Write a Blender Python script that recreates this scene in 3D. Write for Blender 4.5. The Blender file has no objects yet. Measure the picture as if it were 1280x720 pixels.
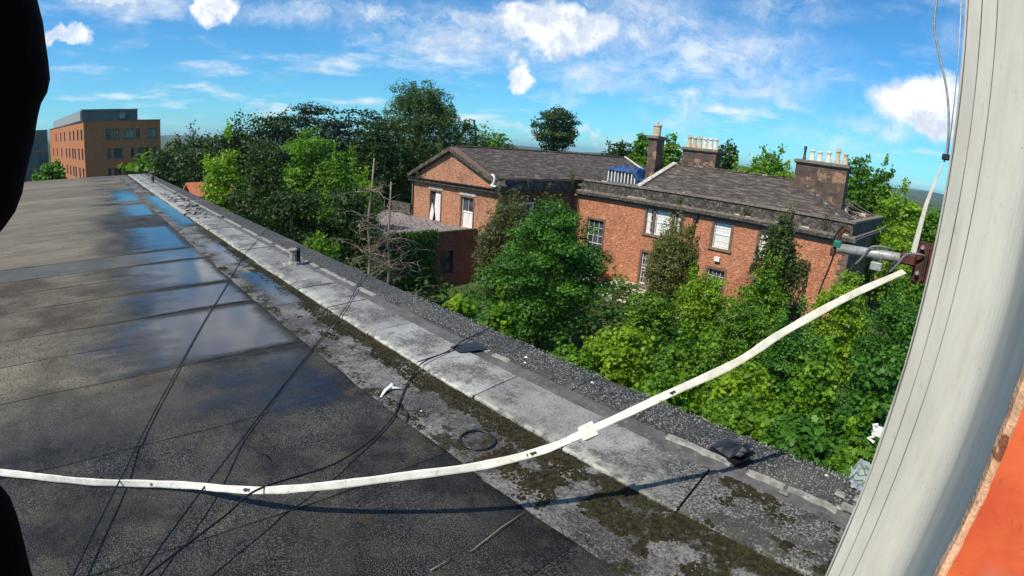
import bpy, bmesh, math, random
import numpy as np
from mathutils import Vector, Matrix
# ---------------------------------------------------------------- camera, sky, sun, exposure
# Everything is modelled with the lens at (0,0,0), X running along the parapet, Y outward over it,
# and the whole scene is lifted by LIFT at the end so that the ground is at z = 0.
LIFT = 11.5
GZ = -LIFT
sc = bpy.context.scene
COL = sc.collection
cam = bpy.data.cameras.new('camera'); camo = bpy.data.objects.new('camera', cam); COL.objects.link(camo)
sc.camera = camo
cam.type = 'PANO'
cam.panorama_type = 'FISHEYE_LENS_POLYNOMIAL'
cam.fisheye_fov = math.radians(150)
cam.sensor_fit = 'HORIZONTAL'; cam.sensor_width = 36; cam.sensor_height = 20.25
cam.fisheye_polynomial_k0 = 0
KS = (-5.44387781e-02, -1.42534767e-05, 1.59727037e-05, -1.92341223e-07)
cam.fisheye_polynomial_k1, cam.fisheye_polynomial_k2, cam.fisheye_polynomial_k3, cam.fisheye_polynomial_k4 = KS
cam.clip_start = 0.02; cam.clip_end = 20000
PITCH, ROLL = .2695, .069
_q = 2 ** -.5
def _w(d): return Vector(((d[0]-d[1])*_q, (d[0]+d[1])*_q, d[2]))
_f = Vector((0, math.cos(PITCH), -math.sin(PITCH))); _u0 = Vector((0, math.sin(PITCH), math.cos(PITCH))); _r0 = Vector((1, 0, 0))
_R = _w(math.cos(ROLL)*_r0 + math.sin(ROLL)*_u0); _U = _w(-math.sin(ROLL)*_r0 + math.cos(ROLL)*_u0); _F = _w(_f)
camo.matrix_world = Matrix(((_R.x, _U.x, -_F.x, 0), (_R.y, _U.y, -_F.y, 0), (_R.z, _U.z, -_F.z, LIFT), (0, 0, 0, 1)))

SUN_DIR = Vector((-.05, -1, 0)).normalized()*math.cos(math.radians(50)) + Vector((0, 0, math.sin(math.radians(50))))
sun = bpy.data.lights.new('sun', 'SUN'); suno = bpy.data.objects.new('sun', sun); COL.objects.link(suno)
sun.energy = 5.0; sun.angle = math.radians(.53); sun.color = (1, .95, .87)
suno.rotation_euler = SUN_DIR.to_track_quat('Z', 'Y').to_euler()
suno.location = (0, 0, 60)
sc.view_settings.view_transform = 'Standard'; sc.view_settings.look = 'None'
sc.view_settings.exposure = 0; sc.view_settings.gamma = 1
sc.render.engine = 'CYCLES'
sc.cycles.use_denoising = True
sc.cycles.max_bounces = 6; sc.cycles.transparent_max_bounces = 8
sc.cycles.volume_bounces = 0

class NT:
    """small node helper"""
    def __init__(s, nt): s.nt = nt; s.n = nt.nodes; s.l = nt.links
    def new(s, t, **k):
        n = s.n.new(t)
        for a, b in k.items(): setattr(n, a, b)
        return n
    def put(s, sock, v):
        if hasattr(v, 'is_output') or isinstance(v, bpy.types.NodeSocket): s.l.new(v, sock)
        elif isinstance(v, (tuple, list)) and len(v) == 3 and sock.type == 'RGBA': sock.default_value = (*v, 1)
        else: sock.default_value = v
    def math(s, op, a, b=0, c=0, clamp=False):
        n = s.new('ShaderNodeMath', operation=op, use_clamp=clamp)
        s.put(n.inputs[0], a); s.put(n.inputs[1], b)
        if op in ('MULTIPLY_ADD', 'SMOOTH_MIN', 'SMOOTH_MAX'): s.put(n.inputs[2], c)
        return n.outputs[0]
    def vmath(s, op, a, b=(0, 0, 0), sc_=None):
        n = s.new('ShaderNodeVectorMath', operation=op)
        s.put(n.inputs[0], a)
        if op != 'SCALE': s.put(n.inputs[1], b)
        if sc_ is not None: s.put(n.inputs['Scale'], sc_)
        return n.outputs['Value'] if op in ('DOT_PRODUCT', 'LENGTH') else n.outputs[0]
    def pos(s): return s.new('ShaderNodeNewGeometry').outputs['Position']
    def xyz(s, v):
        n = s.new('ShaderNodeSeparateXYZ'); s.put(n.inputs[0], v); return n.outputs
    def comb(s, x, y, z):
        n = s.new('ShaderNodeCombineXYZ'); s.put(n.inputs[0], x); s.put(n.inputs[1], y); s.put(n.inputs[2], z); return n.outputs[0]
    def noise(s, v, scale, detail=3, rough=.55, out='Fac', dist=0):
        n = s.new('ShaderNodeTexNoise'); s.put(n.inputs['Vector'], v)
        n.inputs['Scale'].default_value = scale; n.inputs['Detail'].default_value = detail; n.inputs['Roughness'].default_value = rough
        n.inputs['Distortion'].default_value = dist
        return n.outputs[out]
    def voro(s, v, scale, out='Distance', feature='F1', rnd=1):
        n = s.new('ShaderNodeTexVoronoi', feature=feature); s.put(n.inputs['Vector'], v); n.inputs['Scale'].default_value = scale
        n.inputs['Randomness'].default_value = rnd
        return n.outputs[out]
    def ramp(s, f, stops):
        n = s.new('ShaderNodeValToRGB'); s.put(n.inputs[0], f); e = n.color_ramp.elements
        while len(e) < len(stops): e.new(.5)
        for i, (p, c) in enumerate(stops):
            e[i].position = p; e[i].color = (*c, 1) if isinstance(c, tuple) else (c, c, c, 1)
        return n.outputs[0]
    def step(s, f, a, b):
        n = s.new('ShaderNodeMapRange', interpolation_type='SMOOTHSTEP'); s.put(n.inputs[0], f)
        n.inputs[1].default_value = a; n.inputs[2].default_value = b
        return n.outputs[0]
    def mix(s, f, a, b, mode='MIX'):
        n = s.new('ShaderNodeMix', data_type='RGBA', blend_type=mode); s.put(n.inputs[0], f); s.put(n.inputs[6], a); s.put(n.inputs[7], b)
        return n.outputs[2]
    def bump(s, h, strength=.5, dist=.01, normal=None):
        n = s.new('ShaderNodeBump'); s.put(n.inputs['Height'], h); n.inputs['Strength'].default_value = strength; n.inputs['Distance'].default_value = dist
        if normal is not None: s.put(n.inputs['Normal'], normal)
        return n.outputs[0]

# world: Nishita sky with clouds laid out by direction
wd = bpy.data.worlds.new('World'); sc.world = wd; wd.use_nodes = True
W = NT(wd.node_tree); W.n.clear()
sky = W.new('ShaderNodeTexSky', sky_type='NISHITA', sun_disc=False)
sky.sun_elevation = math.radians(50); sky.sun_rotation = math.atan2(SUN_DIR.x, SUN_DIR.y)
sky.altitude = 50; sky.air_density = 1.0; sky.dust_density = .1; sky.ozone_density = 3.0
bg = W.new('ShaderNodeBackground'); W.put(bg.inputs[0], W.mix(1, sky.outputs[0], (.33, .80, 1.06), 'MULTIPLY')); bg.inputs[1].default_value = .14
dirn = W.vmath('NORMALIZE', W.new('ShaderNodeTexCoord').outputs['Generated'])
dz = W.xyz(dirn)
CL=[(-.918,.215,.335,.17,.075,.85),(-0.659,0.719,0.222,0.112,0.049,1.00),(-0.709,0.691,0.138,0.029,0.035,1.00),(-0.952,0.210,0.221,0.037,0.026,1.00),(-0.986,-0.026,0.166,0.037,0.016,0.90),(-0.064,0.988,0.142,0.095,0.049,1.00),(-0.144,0.985,0.100,0.066,0.019,0.70),(-0.303,0.909,0.287,0.079,0.024,0.60),(-0.461,0.882,0.101,0.029,0.035,0.80),(-0.657,0.749,0.091,0.030,0.018,0.75),(-0.527,0.836,0.153,0.079,0.032,0.75),(-0.611,0.779,0.140,0.073,0.029,0.72),(-0.973,0.033,0.227,0.057,0.012,0.90),(-0.868,0.467,0.168,0.031,0.014,0.60),(-0.407,0.892,0.194,0.152,0.047,0.72),(-0.752,0.626,0.205,0.188,0.043,0.72),(-0.361,0.919,0.157,0.111,0.036,0.72),(-0.547,0.803,0.237,0.127,0.056,0.72),(-0.855,0.469,0.221,0.214,0.020,0.72),(-0.475,0.877,0.074,0.058,0.012,0.50),(-0.235,0.970,0.068,0.068,0.017,0.50),(-0.296,0.947,0.123,0.036,0.012,0.60),(-0.656,0.755,0.025,0.237,0.007,0.72),(-0.048,0.966,0.256,0.025,0.025,0.30),]

warp = W.vmath('SUBTRACT', W.noise(dirn, 13, 5, .62, out='Color'), (.5, .5, .5))
wdir = W.vmath('ADD', dirn, W.vmath('SCALE', warp, sc_=.105))
wtex = W.step(W.noise(W.vmath('MULTIPLY', wdir, (1, 1, 2.6)), 9, 7, .68), .28, .68)
acc = None
for x, y, z, ra, rb, s_ in CL:
    c = Vector((x, y, z)).normalized(); r = c.cross(Vector((0, 0, 1))).normalized(); u = r.cross(c)
    dv = W.vmath('SUBTRACT', wdir, tuple(c))
    a = W.vmath('DOT_PRODUCT', dv, tuple(r/ra)); b = W.vmath('DOT_PRODUCT', dv, tuple(u/rb))
    rr = W.math('SQRT', W.math('ADD', W.math('MULTIPLY', a, a), W.math('MULTIPLY', b, b)))
    hard = s_ >= .85
    m = W.math('MULTIPLY', W.step(rr, 1.22 if hard else 1.9, .68 if hard else .1), s_)
    if not hard: m = W.math('MULTIPLY', m, wtex)
    acc = m if acc is None else W.math('MAXIMUM', acc, m)
# loose cloud everywhere else, extra cover added to whiten the skylight, thinning towards the zenith
pl = W.comb(W.math('DIVIDE', dz[0], W.math('ADD', W.math('MAXIMUM', dz[2], 0), .10)), W.math('DIVIDE', dz[1], W.math('ADD', W.math('MAXIMUM', dz[2], 0), .10)), 0)
loose = W.step(W.noise(pl, .8, 6, .6), .50, .70)
wisp = W.step(W.noise(pl, 2.3, 6, .65), .52, .75)
soft = W.noise(dirn, 30, 5, .6)
m1 = W.math('MULTIPLY', acc, W.math('MULTIPLY_ADD', W.step(soft, .25, .6), .35, .68))
mask = W.math('MAXIMUM', m1, W.math('MULTIPLY', W.math('MAXIMUM', W.math('MULTIPLY', loose, .75), W.math('MULTIPLY', wisp, .16)), W.step(dz[2], .0, .05)))
bgc = W.new('ShaderNodeBackground')
W.put(bgc.inputs[0], W.mix(W.step(W.noise(wdir, 22, 4), .35, .62), (.74, .82, .95), (1.15, 1.15, 1.15))); bgc.inputs[1].default_value = 1.0
mx = W.new('ShaderNodeMixShader'); W.put(mx.inputs[0], W.math('MINIMUM', mask, 1)); W.l.new(bg.outputs[0], mx.inputs[1]); W.l.new(bgc.outputs[0], mx.inputs[2])
wo = W.new('ShaderNodeOutputWorld'); W.l.new(mx.outputs[0], wo.inputs[0])

# ---------------------------------------------------------------- mesh helpers
ORG = {}
class MB:
    def __init__(s): s.v = []; s.f = []
    def add(s, vs, fs):
        o = len(s.v); s.v += [tuple(p) for p in vs]; s.f += [tuple(i+o for i in f) for f in fs]; return s
    def box(s, x0, x1, y0, y1, z0, z1):
        return s.add([(x0,y0,z0),(x1,y0,z0),(x1,y1,z0),(x0,y1,z0),(x0,y0,z1),(x1,y0,z1),(x1,y1,z1),(x0,y1,z1)],
                     [(0,3,2,1),(4,5,6,7),(0,1,5,4),(1,2,6,5),(2,3,7,6),(3,0,4,7)])
    def bbox(s, x0, x1, y0, y1, z0, z1, b):
        """box with chamfered edges"""
        vs = []; bm = bmesh.new(); bmesh.ops.create_cube(bm, size=1)
        for v in bm.verts: v.co = Vector(((x0+x1)/2+v.co.x*(x1-x0), (y0+y1)/2+v.co.y*(y1-y0), (z0+z1)/2+v.co.z*(z1-z0)))
        bmesh.ops.bevel(bm, geom=bm.edges[:], offset=b, segments=1, affect='EDGES')
        bm.verts.index_update()
        s.add([v.co for v in bm.verts], [[v.index for v in f.verts] for f in bm.faces]); bm.free(); return s
    def quad(s, a, b, c, d): return s.add([a, b, c, d], [(0, 1, 2, 3)])
    def prism(s, pts, d):
        """polygon extruded by vector d"""
        n = len(pts); q = [tuple(Vector(p)+Vector(d)) for p in pts]
        return s.add(list(pts)+q, [tuple(range(n))[::-1], tuple(range(n, 2*n))]+[(i, (i+1) % n, n+(i+1) % n, n+i) for i in range(n)])
    def tube(s, pts, r, n=8, flat=1.0, cap=True):
        pts = [Vector(p) for p in pts]; rs = r if isinstance(r, (list, tuple)) else [r]*len(pts)
        vs = []; up = None
        for i, p in enumerate(pts):
            t = (pts[min(i+1, len(pts)-1)]-pts[max(i-1, 0)]).normalized()
            if up is None: up = Vector((0, 0, 1)) if abs(t.z) < .9 else Vector((0, 1, 0))
            a = t.cross(up).normalized(); b = a.cross(t).normalized(); up = b
            for k in range(n):
                th = 2*math.pi*k/n
                vs.append(p+a*math.cos(th)*rs[i]+b*math.sin(th)*rs[i]*flat)
        fs = [(i*n+k, i*n+(k+1) % n, (i+1)*n+(k+1) % n, (i+1)*n+k) for i in range(len(pts)-1) for k in range(n)]
        if cap: fs += [tuple(range(n))[::-1], tuple(range((len(pts)-1)*n, len(pts)*n))]
        return s.add(vs, fs)
    def lathe(s, c, prof, n=12):
        vs = [(c[0]+r*math.cos(2*math.pi*k/n), c[1]+r*math.sin(2*math.pi*k/n), c[2]+z) for r, z in prof for k in range(n)]
        m = len(prof)
        return s.add(vs, [(i*n+k, i*n+(k+1) % n, (i+1)*n+(k+1) % n, (i+1)*n+k) for i in range(m-1) for k in range(n)]+[tuple(range(n))[::-1], tuple(range((m-1)*n, m*n))])
    def build(s, name, mat, parent=None, smooth=False, label=None, cat=None, group=None, kind=None, org=None):
        me = bpy.data.meshes.new(name)
        o = bpy.data.objects.new(name, me)
        if parent is not None: g = Vector(ORG.get(parent.name, (0, 0, 0)))
        elif org is not None: g = Vector(org); o.location = g
        elif cat is not None and s.v:
            a = np.array(s.v); g = Vector(((a[:,0].min()+a[:,0].max())/2, (a[:,1].min()+a[:,1].max())/2, a[:,2].min())); o.location = g
        else: g = Vector((0, 0, 0))
        me.from_pydata([(x-g.x, y-g.y, z-g.z) for x, y, z in s.v], [], s.f); me.update()
        if smooth:
            for p in me.polygons: p.use_smooth = True
        if mat: me.materials.append(mat)
        COL.objects.link(o)
        if parent is not None: o.parent = parent
        ORG[o.name] = tuple(g)
        tag(o, label, cat, group, kind)
        return o
def tag(o, label=None, cat=None, group=None, kind=None):
    if label: o['label'] = label
    if cat: o['category'] = cat
    if group: o['group'] = group
    if kind: o['kind'] = kind
def thing(name, label, cat, loc, group=None, kind=None):
    o = bpy.data.objects.new(name, None); o.location = loc; o.empty_display_size = .2; COL.objects.link(o); ORG[o.name] = tuple(loc)
    tag(o, label, cat, group, kind); return o
def smooth_path(pts, n=6):
    """Catmull-Rom through the points"""
    P = [Vector(p) for p in pts]; P = [P[0]*2-P[1]]+P+[P[-1]*2-P[-2]]; out = []
    for i in range(1, len(P)-2):
        for k in range(n):
            t = k/n; a, b, c, d = P[i-1:i+3]
            out.append(.5*((2*b)+(c-a)*t+(2*a-5*b+4*c-d)*t*t+(3*b-a-3*c+d)*t**3))
    out.append(P[-2]); return out

# ---------------------------------------------------------------- materials
def mat(name, fn):
    m = bpy.data.materials.new(name); m.use_nodes = True; N = NT(m.node_tree)
    b = m.node_tree.nodes['Principled BSDF']; b.inputs['Specular IOR Level'].default_value = .35
    fn(N, b); return m
def simple(name, col, rough=.7, var=.25, scale=8, bump=.2, metal=0, spec=.35, speck=None, bd=.004):
    def f(N, b):
        p = N.pos(); n = N.noise(p, scale, 5, .6); c = N.mix(N.step(n, .3, .7), tuple(x*(1-var) for x in col), tuple(min(1, x*(1+var)) for x in col))
        if speck:
            s2 = N.noise(p, speck[0], 2, .5); c = N.mix(N.math('MULTIPLY', N.step(s2, speck[1], speck[1]+.08), speck[3]), c, speck[2])
        N.put(b.inputs['Base Color'], c); b.inputs['Roughness'].default_value = rough; b.inputs['Metallic'].default_value = metal
        b.inputs['Specular IOR Level'].default_value = spec
        if bump: N.put(b.inputs['Normal'], N.bump(N.noise(p, scale*6, 3), bump, bd))
    return mat(name, f)
def brick_mat(name, c1, c2, mortar, bw=.235, bh=.077, stain=(.12, .07, .05), stain_amt=.5, pale=None):
    def f(N, b):
        p = N.pos(); q = N.xyz(p); v = N.comb(N.math('ADD', q[0], q[1]), q[2], 0)
        t = N.new('ShaderNodeTexBrick'); N.put(t.inputs['Vector'], v); N.put(t.inputs['Color1'], c1); N.put(t.inputs['Color2'], c2); N.put(t.inputs['Mortar'], mortar)
        t.inputs['Scale'].default_value = 1; t.inputs['Mortar Size'].default_value = .009; t.inputs['Brick Width'].default_value = bw; t.inputs['Row Height'].default_value = bh; t.inputs['Bias'].default_value = -.1
        c = t.outputs['Color']
        per = N.noise(N.comb(N.math('MULTIPLY', N.xyz(v)[0], 3.2), N.math('MULTIPLY', q[2], 9), 0), 1.4, 4, .75)
        c = N.mix(1, c, N.ramp(per, [(.30, .30), (.5, .95), (.68, 1.75)]), 'MULTIPLY')
        c = N.mix(N.math('MULTIPLY', N.step(N.noise(p, .45, 6, .65), .50, .72), stain_amt), c, stain)
        if pale: c = N.mix(N.math('MULTIPLY', N.step(N.noise(p, 2.2, 6, .75), .56, .68), .7), c, pale)
        N.put(b.inputs['Base Color'], c); b.inputs['Roughness'].default_value = .9
        N.put(b.inputs['Normal'], N.bump(N.math('ADD', N.math('MULTIPLY', t.outputs['Fac'], -1), N.noise(p, 9, 4)), .5, .02))
    return mat(name, f)
M = {}
M['brick'] = brick_mat('house_brick', (.62, .235, .11), (.40, .12, .055), (.38, .22, .13), pale=(.75, .43, .25), stain=(.20, .075, .045), stain_amt=.6)
M['brick_wing'] = brick_mat('wing_brick', (.56, .22, .095), (.30, .095, .05), (.48, .34, .22), pale=(.58, .40, .27), stain=(.13, .08, .06), stain_amt=.75)
M['brick_shade'] = brick_mat('shade_darkened_brick', (.24, .085, .05), (.15, .055, .038), (.14, .10, .07), stain=(.06, .045, .03), stain_amt=.8)  # shade of the unlit walls put into a darker brick colour
M['brick_office'] = brick_mat('office_brick', (.56, .19, .065), (.46, .15, .055), (.40, .19, .10), stain=(.36, .12, .05), stain_amt=.3)
M['brick_own'] = brick_mat('own_wall_brick', (.34, .14, .09), (.26, .10, .07), (.3, .25, .2))
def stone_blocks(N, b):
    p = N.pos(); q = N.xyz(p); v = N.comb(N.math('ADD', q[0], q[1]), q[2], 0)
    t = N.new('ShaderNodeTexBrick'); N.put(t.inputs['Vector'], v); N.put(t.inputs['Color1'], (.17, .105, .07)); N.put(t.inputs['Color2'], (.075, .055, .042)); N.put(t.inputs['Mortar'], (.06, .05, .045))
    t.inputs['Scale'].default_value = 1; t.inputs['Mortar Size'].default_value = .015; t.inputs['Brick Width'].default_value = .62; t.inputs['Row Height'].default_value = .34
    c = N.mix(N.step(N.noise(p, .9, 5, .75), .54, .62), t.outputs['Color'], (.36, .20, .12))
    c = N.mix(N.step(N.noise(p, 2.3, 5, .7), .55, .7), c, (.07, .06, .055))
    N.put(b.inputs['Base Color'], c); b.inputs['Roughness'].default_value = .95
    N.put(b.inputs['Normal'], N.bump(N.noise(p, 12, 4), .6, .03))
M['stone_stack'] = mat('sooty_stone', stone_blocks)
def slate(N, b):
    p = N.pos(); q = N.xyz(p)
    v = N.comb(N.math('ADD', q[0], N.math('MULTIPLY', q[1], .35)), N.math('MULTIPLY', q[2], 2.6), 0)
    v2 = N.comb(q[1], N.math('MULTIPLY', q[2], 2.6), 0)
    gn = N.xyz(N.new('ShaderNodeNewGeometry').outputs['Normal'])
    vv = N.mix(N.math('GREATER_THAN', N.math('ABSOLUTE', gn[0]), .25), v, v2)
    t = N.new('ShaderNodeTexBrick'); N.put(t.inputs['Vector'], vv); N.put(t.inputs['Color1'], (.110, .080, .060)); N.put(t.inputs['Color2'], (.048, .036, .027)); N.put(t.inputs['Mortar'], (.03, .026, .025))
    t.inputs['Scale'].default_value = 1; t.inputs['Mortar Size'].default_value = .018; t.inputs['Brick Width'].default_value = .42; t.inputs['Row Height'].default_value = .26
    st = N.noise(N.vmath('MULTIPLY', vv, (.8, 4.5, 1)), 1.0, 6, .72)
    c = N.mix(N.step(st, .52, .62), t.outputs['Color'], (.25, .20, .155))
    c = N.mix(N.math('MULTIPLY', N.step(N.noise(p, .6, 5, .7), .5, .7), .6), c, (.075, .06, .045))
    c = N.mix(N.step(N.noise(N.vmath('MULTIPLY', vv, (1.5, 5, 1)), 2.0, 5, .7), .68, .74), c, (.42, .38, .33))
    N.put(b.inputs['Base Color'], c); b.inputs['Roughness'].default_value = .75
    N.put(b.inputs['Normal'], N.bump(N.math('ADD', t.outputs['Fac'], st), .7, .03))
M['slate'] = mat('weathered_slate', slate)
M['cornice'] = simple('dark_weathered_stone', (.075, .062, .048), .95, .5, 3, .8, speck=(6, .57, (.22, .19, .14), .7), bd=.03)
M['coping_stone'] = simple('pale_weathered_stone', (.21, .175, .13), .95, .35, 4, .6, speck=(8, .58, (.08, .07, .05), .7), bd=.02)
M['surround'] = simple('brown_stone_surround', (.17, .105, .075), .9, .3, 5, .4, bd=.01)
M['white_paint'] = simple('old_white_paint', (.78, .75, .68), .6, .08, 9, .1)
M['board'] = simple('cream_board', (.72, .66, .54), .8, .12, 3, .1)
M['board_pale'] = simple('pale_board', (.78, .72, .66), .8, .1, 3, .1)
M['pot'] = simple('buff_clay', (.58, .44, .28), .85, .25, 6, .2)
M['pot_pale'] = simple('pale_clay', (.72, .66, .52), .85, .2, 6, .2)
M['rubble'] = simple('broken_plaster_rubble', (.52, .45, .36), .95, .4, 4, .8, bd=.05)
def glass_f(N, b):
    p = N.pos(); c = N.mix(N.step(N.noise(p, 1.3, 3), .4, .6), (.03, .035, .04), (.09, .10, .10))
    N.put(b.inputs['Base Color'], c); b.inputs['Roughness'].default_value = .12; b.inputs['Specular IOR Level'].default_value = .6
M['glass'] = mat('dark_window_glass', glass_f)
M['glass_green'] = simple('green_tinted_glass', (.12, .20, .16), .1, .5, .9, 0, spec=.7)
M['glass_blue'] = simple('blue_curtain_glass', (.03, .09, .13), .12, .4, .4, 0, spec=.8)
M['black'] = simple('black_iron', (.02, .02, .02), .6, .2, 20, .1)
M['tarp'] = simple('blue_tarpaulin', (.018, .06, .17), .45, .5, 2.5, .8, bd=.05)
M['lead_grey'] = simple('grey_lead', (.13, .125, .12), .7, .25, 6, .4, bd=.004)
M['office_top'] = simple('grey_green_cladding', (.12, .135, .12), .5, .15, .6, 0)
M['office_top_pale'] = simple('pale_grey_cladding', (.30, .31, .28), .5, .1, .6, 0)
M['bark'] = simple('dark_bark', (.055, .042, .03), .95, .4, 5, .6, bd=.03)
M['bark_dead'] = simple('bleached_dead_wood', (.26, .20, .14), .9, .35, 7, .5, bd=.01)
M['rust'] = simple('rusty_brown_paint', (.085, .028, .018), .7, .35, 30, .5, bd=.002)
M['galv'] = simple('galvanised_steel', (.40, .385, .35), .45, .25, 40, .3, metal=.35, bd=.001)
M['cable_grey'] = simple('grey_cable', (.16, .16, .15), .5, .2, 30, .1)
M['cable_black'] = simple('black_cable', (.009, .009, .009), .5, .3, 50, .1)
M['green_plastic'] = simple('green_plastic', (.02, .16, .10), .5, .2, 30, .1)
M['coat'] = simple('black_cloth', (.0016, .0016, .0017), .95, .3, 60, .4, spec=.1)
M['orange_roof'] = simple('orange_clay_tiles', (.45, .14, .06), .9, .2, 4, .3)
M['cream_stone'] = simple('cream_stone', (.55, .46, .34), .95, .3, 2.5, .6, speck=(5, .6, (.25, .2, .12), .6), bd=.03)
M['red_leaf'] = simple('red_leaves', (.30, .02, .02), .6, .3, 5, 0)
M['dark_soil'] = simple('dark_soil', (.03, .028, .015), 1, .4, 1.5, .5)

def leaf_mat(name, ca, cb, cc, trans=.35):
    def f(N, b):
        a = N.new('ShaderNodeAttribute', attribute_name='tint').outputs['Fac']
        c = N.ramp(a, [(0, ca), (.55, cb), (1, cc)])
        N.put(b.inputs['Base Color'], c); b.inputs['Roughness'].default_value = .5; b.inputs['Specular IOR Level'].default_value = .3
        t = N.new('ShaderNodeBsdfTranslucent'); N.put(t.inputs[0], N.mix(1, c, (1.25, 1.35, .5), 'MULTIPLY'))
        m = N.new('ShaderNodeMixShader'); m.inputs[0].default_value = trans
        N.l.new(b.outputs[0], m.inputs[1]); N.l.new(t.outputs[0], m.inputs[2])
        N.l.new(m.outputs[0], N.n['Material Output'].inputs[0])
    return mat(name, f)
LM = {
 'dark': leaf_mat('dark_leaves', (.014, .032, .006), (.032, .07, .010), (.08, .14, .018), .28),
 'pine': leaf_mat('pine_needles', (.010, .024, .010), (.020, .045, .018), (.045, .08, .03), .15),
 'rich': leaf_mat('rich_green_leaves', (.022, .075, .008), (.060, .17, .014), (.14, .31, .028), .35),
 'mid': leaf_mat('mid_green_leaves', (.040, .10, .007), (.11, .235, .013), (.25, .42, .028), .4),
 'bright': leaf_mat('bright_green_leaves', (.075, .14, .007), (.20, .34, .014), (.40, .55, .04), .42),
 'willow': leaf_mat('weeping_leaves', (.024, .055, .010), (.055, .11, .018), (.13, .21, .035), .3),
 'ivy': leaf_mat('ivy_leaves', (.018, .040, .007), (.050, .085, .014), (.14, .18, .035), .28),
 'olive': leaf_mat('olive_leaves', (.04, .05, .014), (.085, .10, .03), (.18, .19, .07), .3),
 'feather': leaf_mat('yellowish_leaves', (.07, .08, .018), (.14, .16, .035), (.26, .26, .09), .35),
 'poplar': leaf_mat('grey_green_leaves', (.045, .07, .02), (.09, .13, .035), (.19, .23, .08), .35),
}
# ---------------------------------------------------------------- foliage
TEMPL = {
 'leaf': np.array([(0,-.5,0),(.34,-.12,.06),(.30,.22,.05),(0,.55,-.06),(-.30,.22,.05),(-.34,-.12,.06)]),
 'thin': np.array([(0,-.7,0),(.17,0,.04),(0,.7,-.05),(-.17,0,.04)]),
 'maple': np.array([(0,-.50,.03),(.40,-.34,-.05),(.32,-.06,.02),(.60,.16,-.08),(.24,.22,.02),(0,.62,-.10),(-.24,.22,.02),(-.60,.16,-.08),(-.32,-.06,.02),(-.40,-.34,-.05)]),
 'quad': np.array([(0,-.6,0),(.42,0,.08),(0,.6,-.06),(-.42,0,.08)]),
}
def leaf_mesh(name, pos, nrm, size, tint, templ, rng, material, parent, kind='stuff', label=None):
    T = TEMPL[templ]; n = len(pos); k = len(T)
    nrm = nrm/np.linalg.norm(nrm, axis=1, keepdims=True)
    r = rng.normal(size=(n, 3)); a = np.cross(nrm, r); a /= np.linalg.norm(a, axis=1, keepdims=True)+1e-9; b = np.cross(nrm, a)
    sz = (size*rng.uniform(.65, 1.3, n))[:, None, None]
    V = pos[:, None, :]+sz*(a[:, None, :]*T[None, :, 0:1]+b[:, None, :]*T[None, :, 1:2]+nrm[:, None, :]*T[None, :, 2:3])
    if templ == 'maple':      # fan round a centre so that concave outlines triangulate well
        V = np.concatenate([V, pos[:, None, :]], 1); kk = k+1
        base = (np.arange(n)*kk)[:, None, None]
        tri = np.array([(i, (i+1) % k, k) for i in range(k)])[None]
        F = (base+tri).reshape(-1, 3); per = k; fl = 3
    else:
        kk = k; F = (np.arange(n*k)).reshape(n, k); per = 1; fl = k
    g = np.array(ORG.get(parent.name, (0, 0, 0)))
    V = V.reshape(-1, 3)-g
    me = bpy.data.meshes.new(name); me.vertices.add(len(V)); me.vertices.foreach_set('co', V.ravel().astype(np.float32))
    me.loops.add(F.size); me.loops.foreach_set('vertex_index', F.ravel().astype(np.int32))
    me.polygons.add(len(F)); me.polygons.foreach_set('loop_start', (np.arange(len(F))*fl).astype(np.int32)); me.polygons.foreach_set('loop_total', np.full(len(F), fl, np.int32))
    me.update(calc_edges=True)
    at = me.attributes.new('tint', 'FLOAT', 'FACE'); at.data.foreach_set('value', np.repeat(np.clip(tint, 0, 1), per).astype(np.float32))
    me.materials.append(material)
    o = bpy.data.objects.new(name, me); COL.objects.link(o); o.parent = parent; ORG[o.name] = tuple(g)
    tag(o, label, None, None, kind); return o

def sph(rng, n):
    d = rng.normal(size=(n, 3)); return d/np.linalg.norm(d, axis=1, keepdims=True)

def clump_cloud(rng, c, r, rz, nl, nclump, cr=.36, upbias=.25, squash=.75):
    """leaves spread over many overlapping clumps that fill an ellipsoid"""
    d = sph(rng, nclump); d[:, 2] = d[:, 2]*.9+upbias*.3
    rad = rng.uniform(.25, 1, nclump)**.45
    cc = c+d*rad[:, None]*np.array([r*(1-cr*.6), r*(1-cr*.6), rz*(1-cr*.45)])
    crs = r*cr*rng.uniform(.6, 1.25, nclump)
    w = crs**2; idx = rng.choice(nclump, nl, p=w/w.sum()); core = rng.random(nl) < .22
    e = sph(rng, nl); e[:, 2] = np.abs(e[:, 2])*.8+e[:, 2]*.2
    rr = rng.uniform(.55, 1.12, nl)
    p = cc[idx]+e*(crs[idx]*rr)[:, None]*np.array([1, 1, squash])
    nm = e*.8+rng.normal(size=(nl, 3))*.42+np.array([0, 0, .45])
    ct = rng.uniform(.05, .75, nclump)
    tint = ct[idx]*.6+rng.uniform(0, .5, nl)
    q = c+sph(rng, nl)*(rng.uniform(0, 1, nl)**.4)[:, None]*np.array([r, r, rz])*.80
    p = np.where(core[:, None], q, p)
    return p, nm, tint, cc

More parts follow.
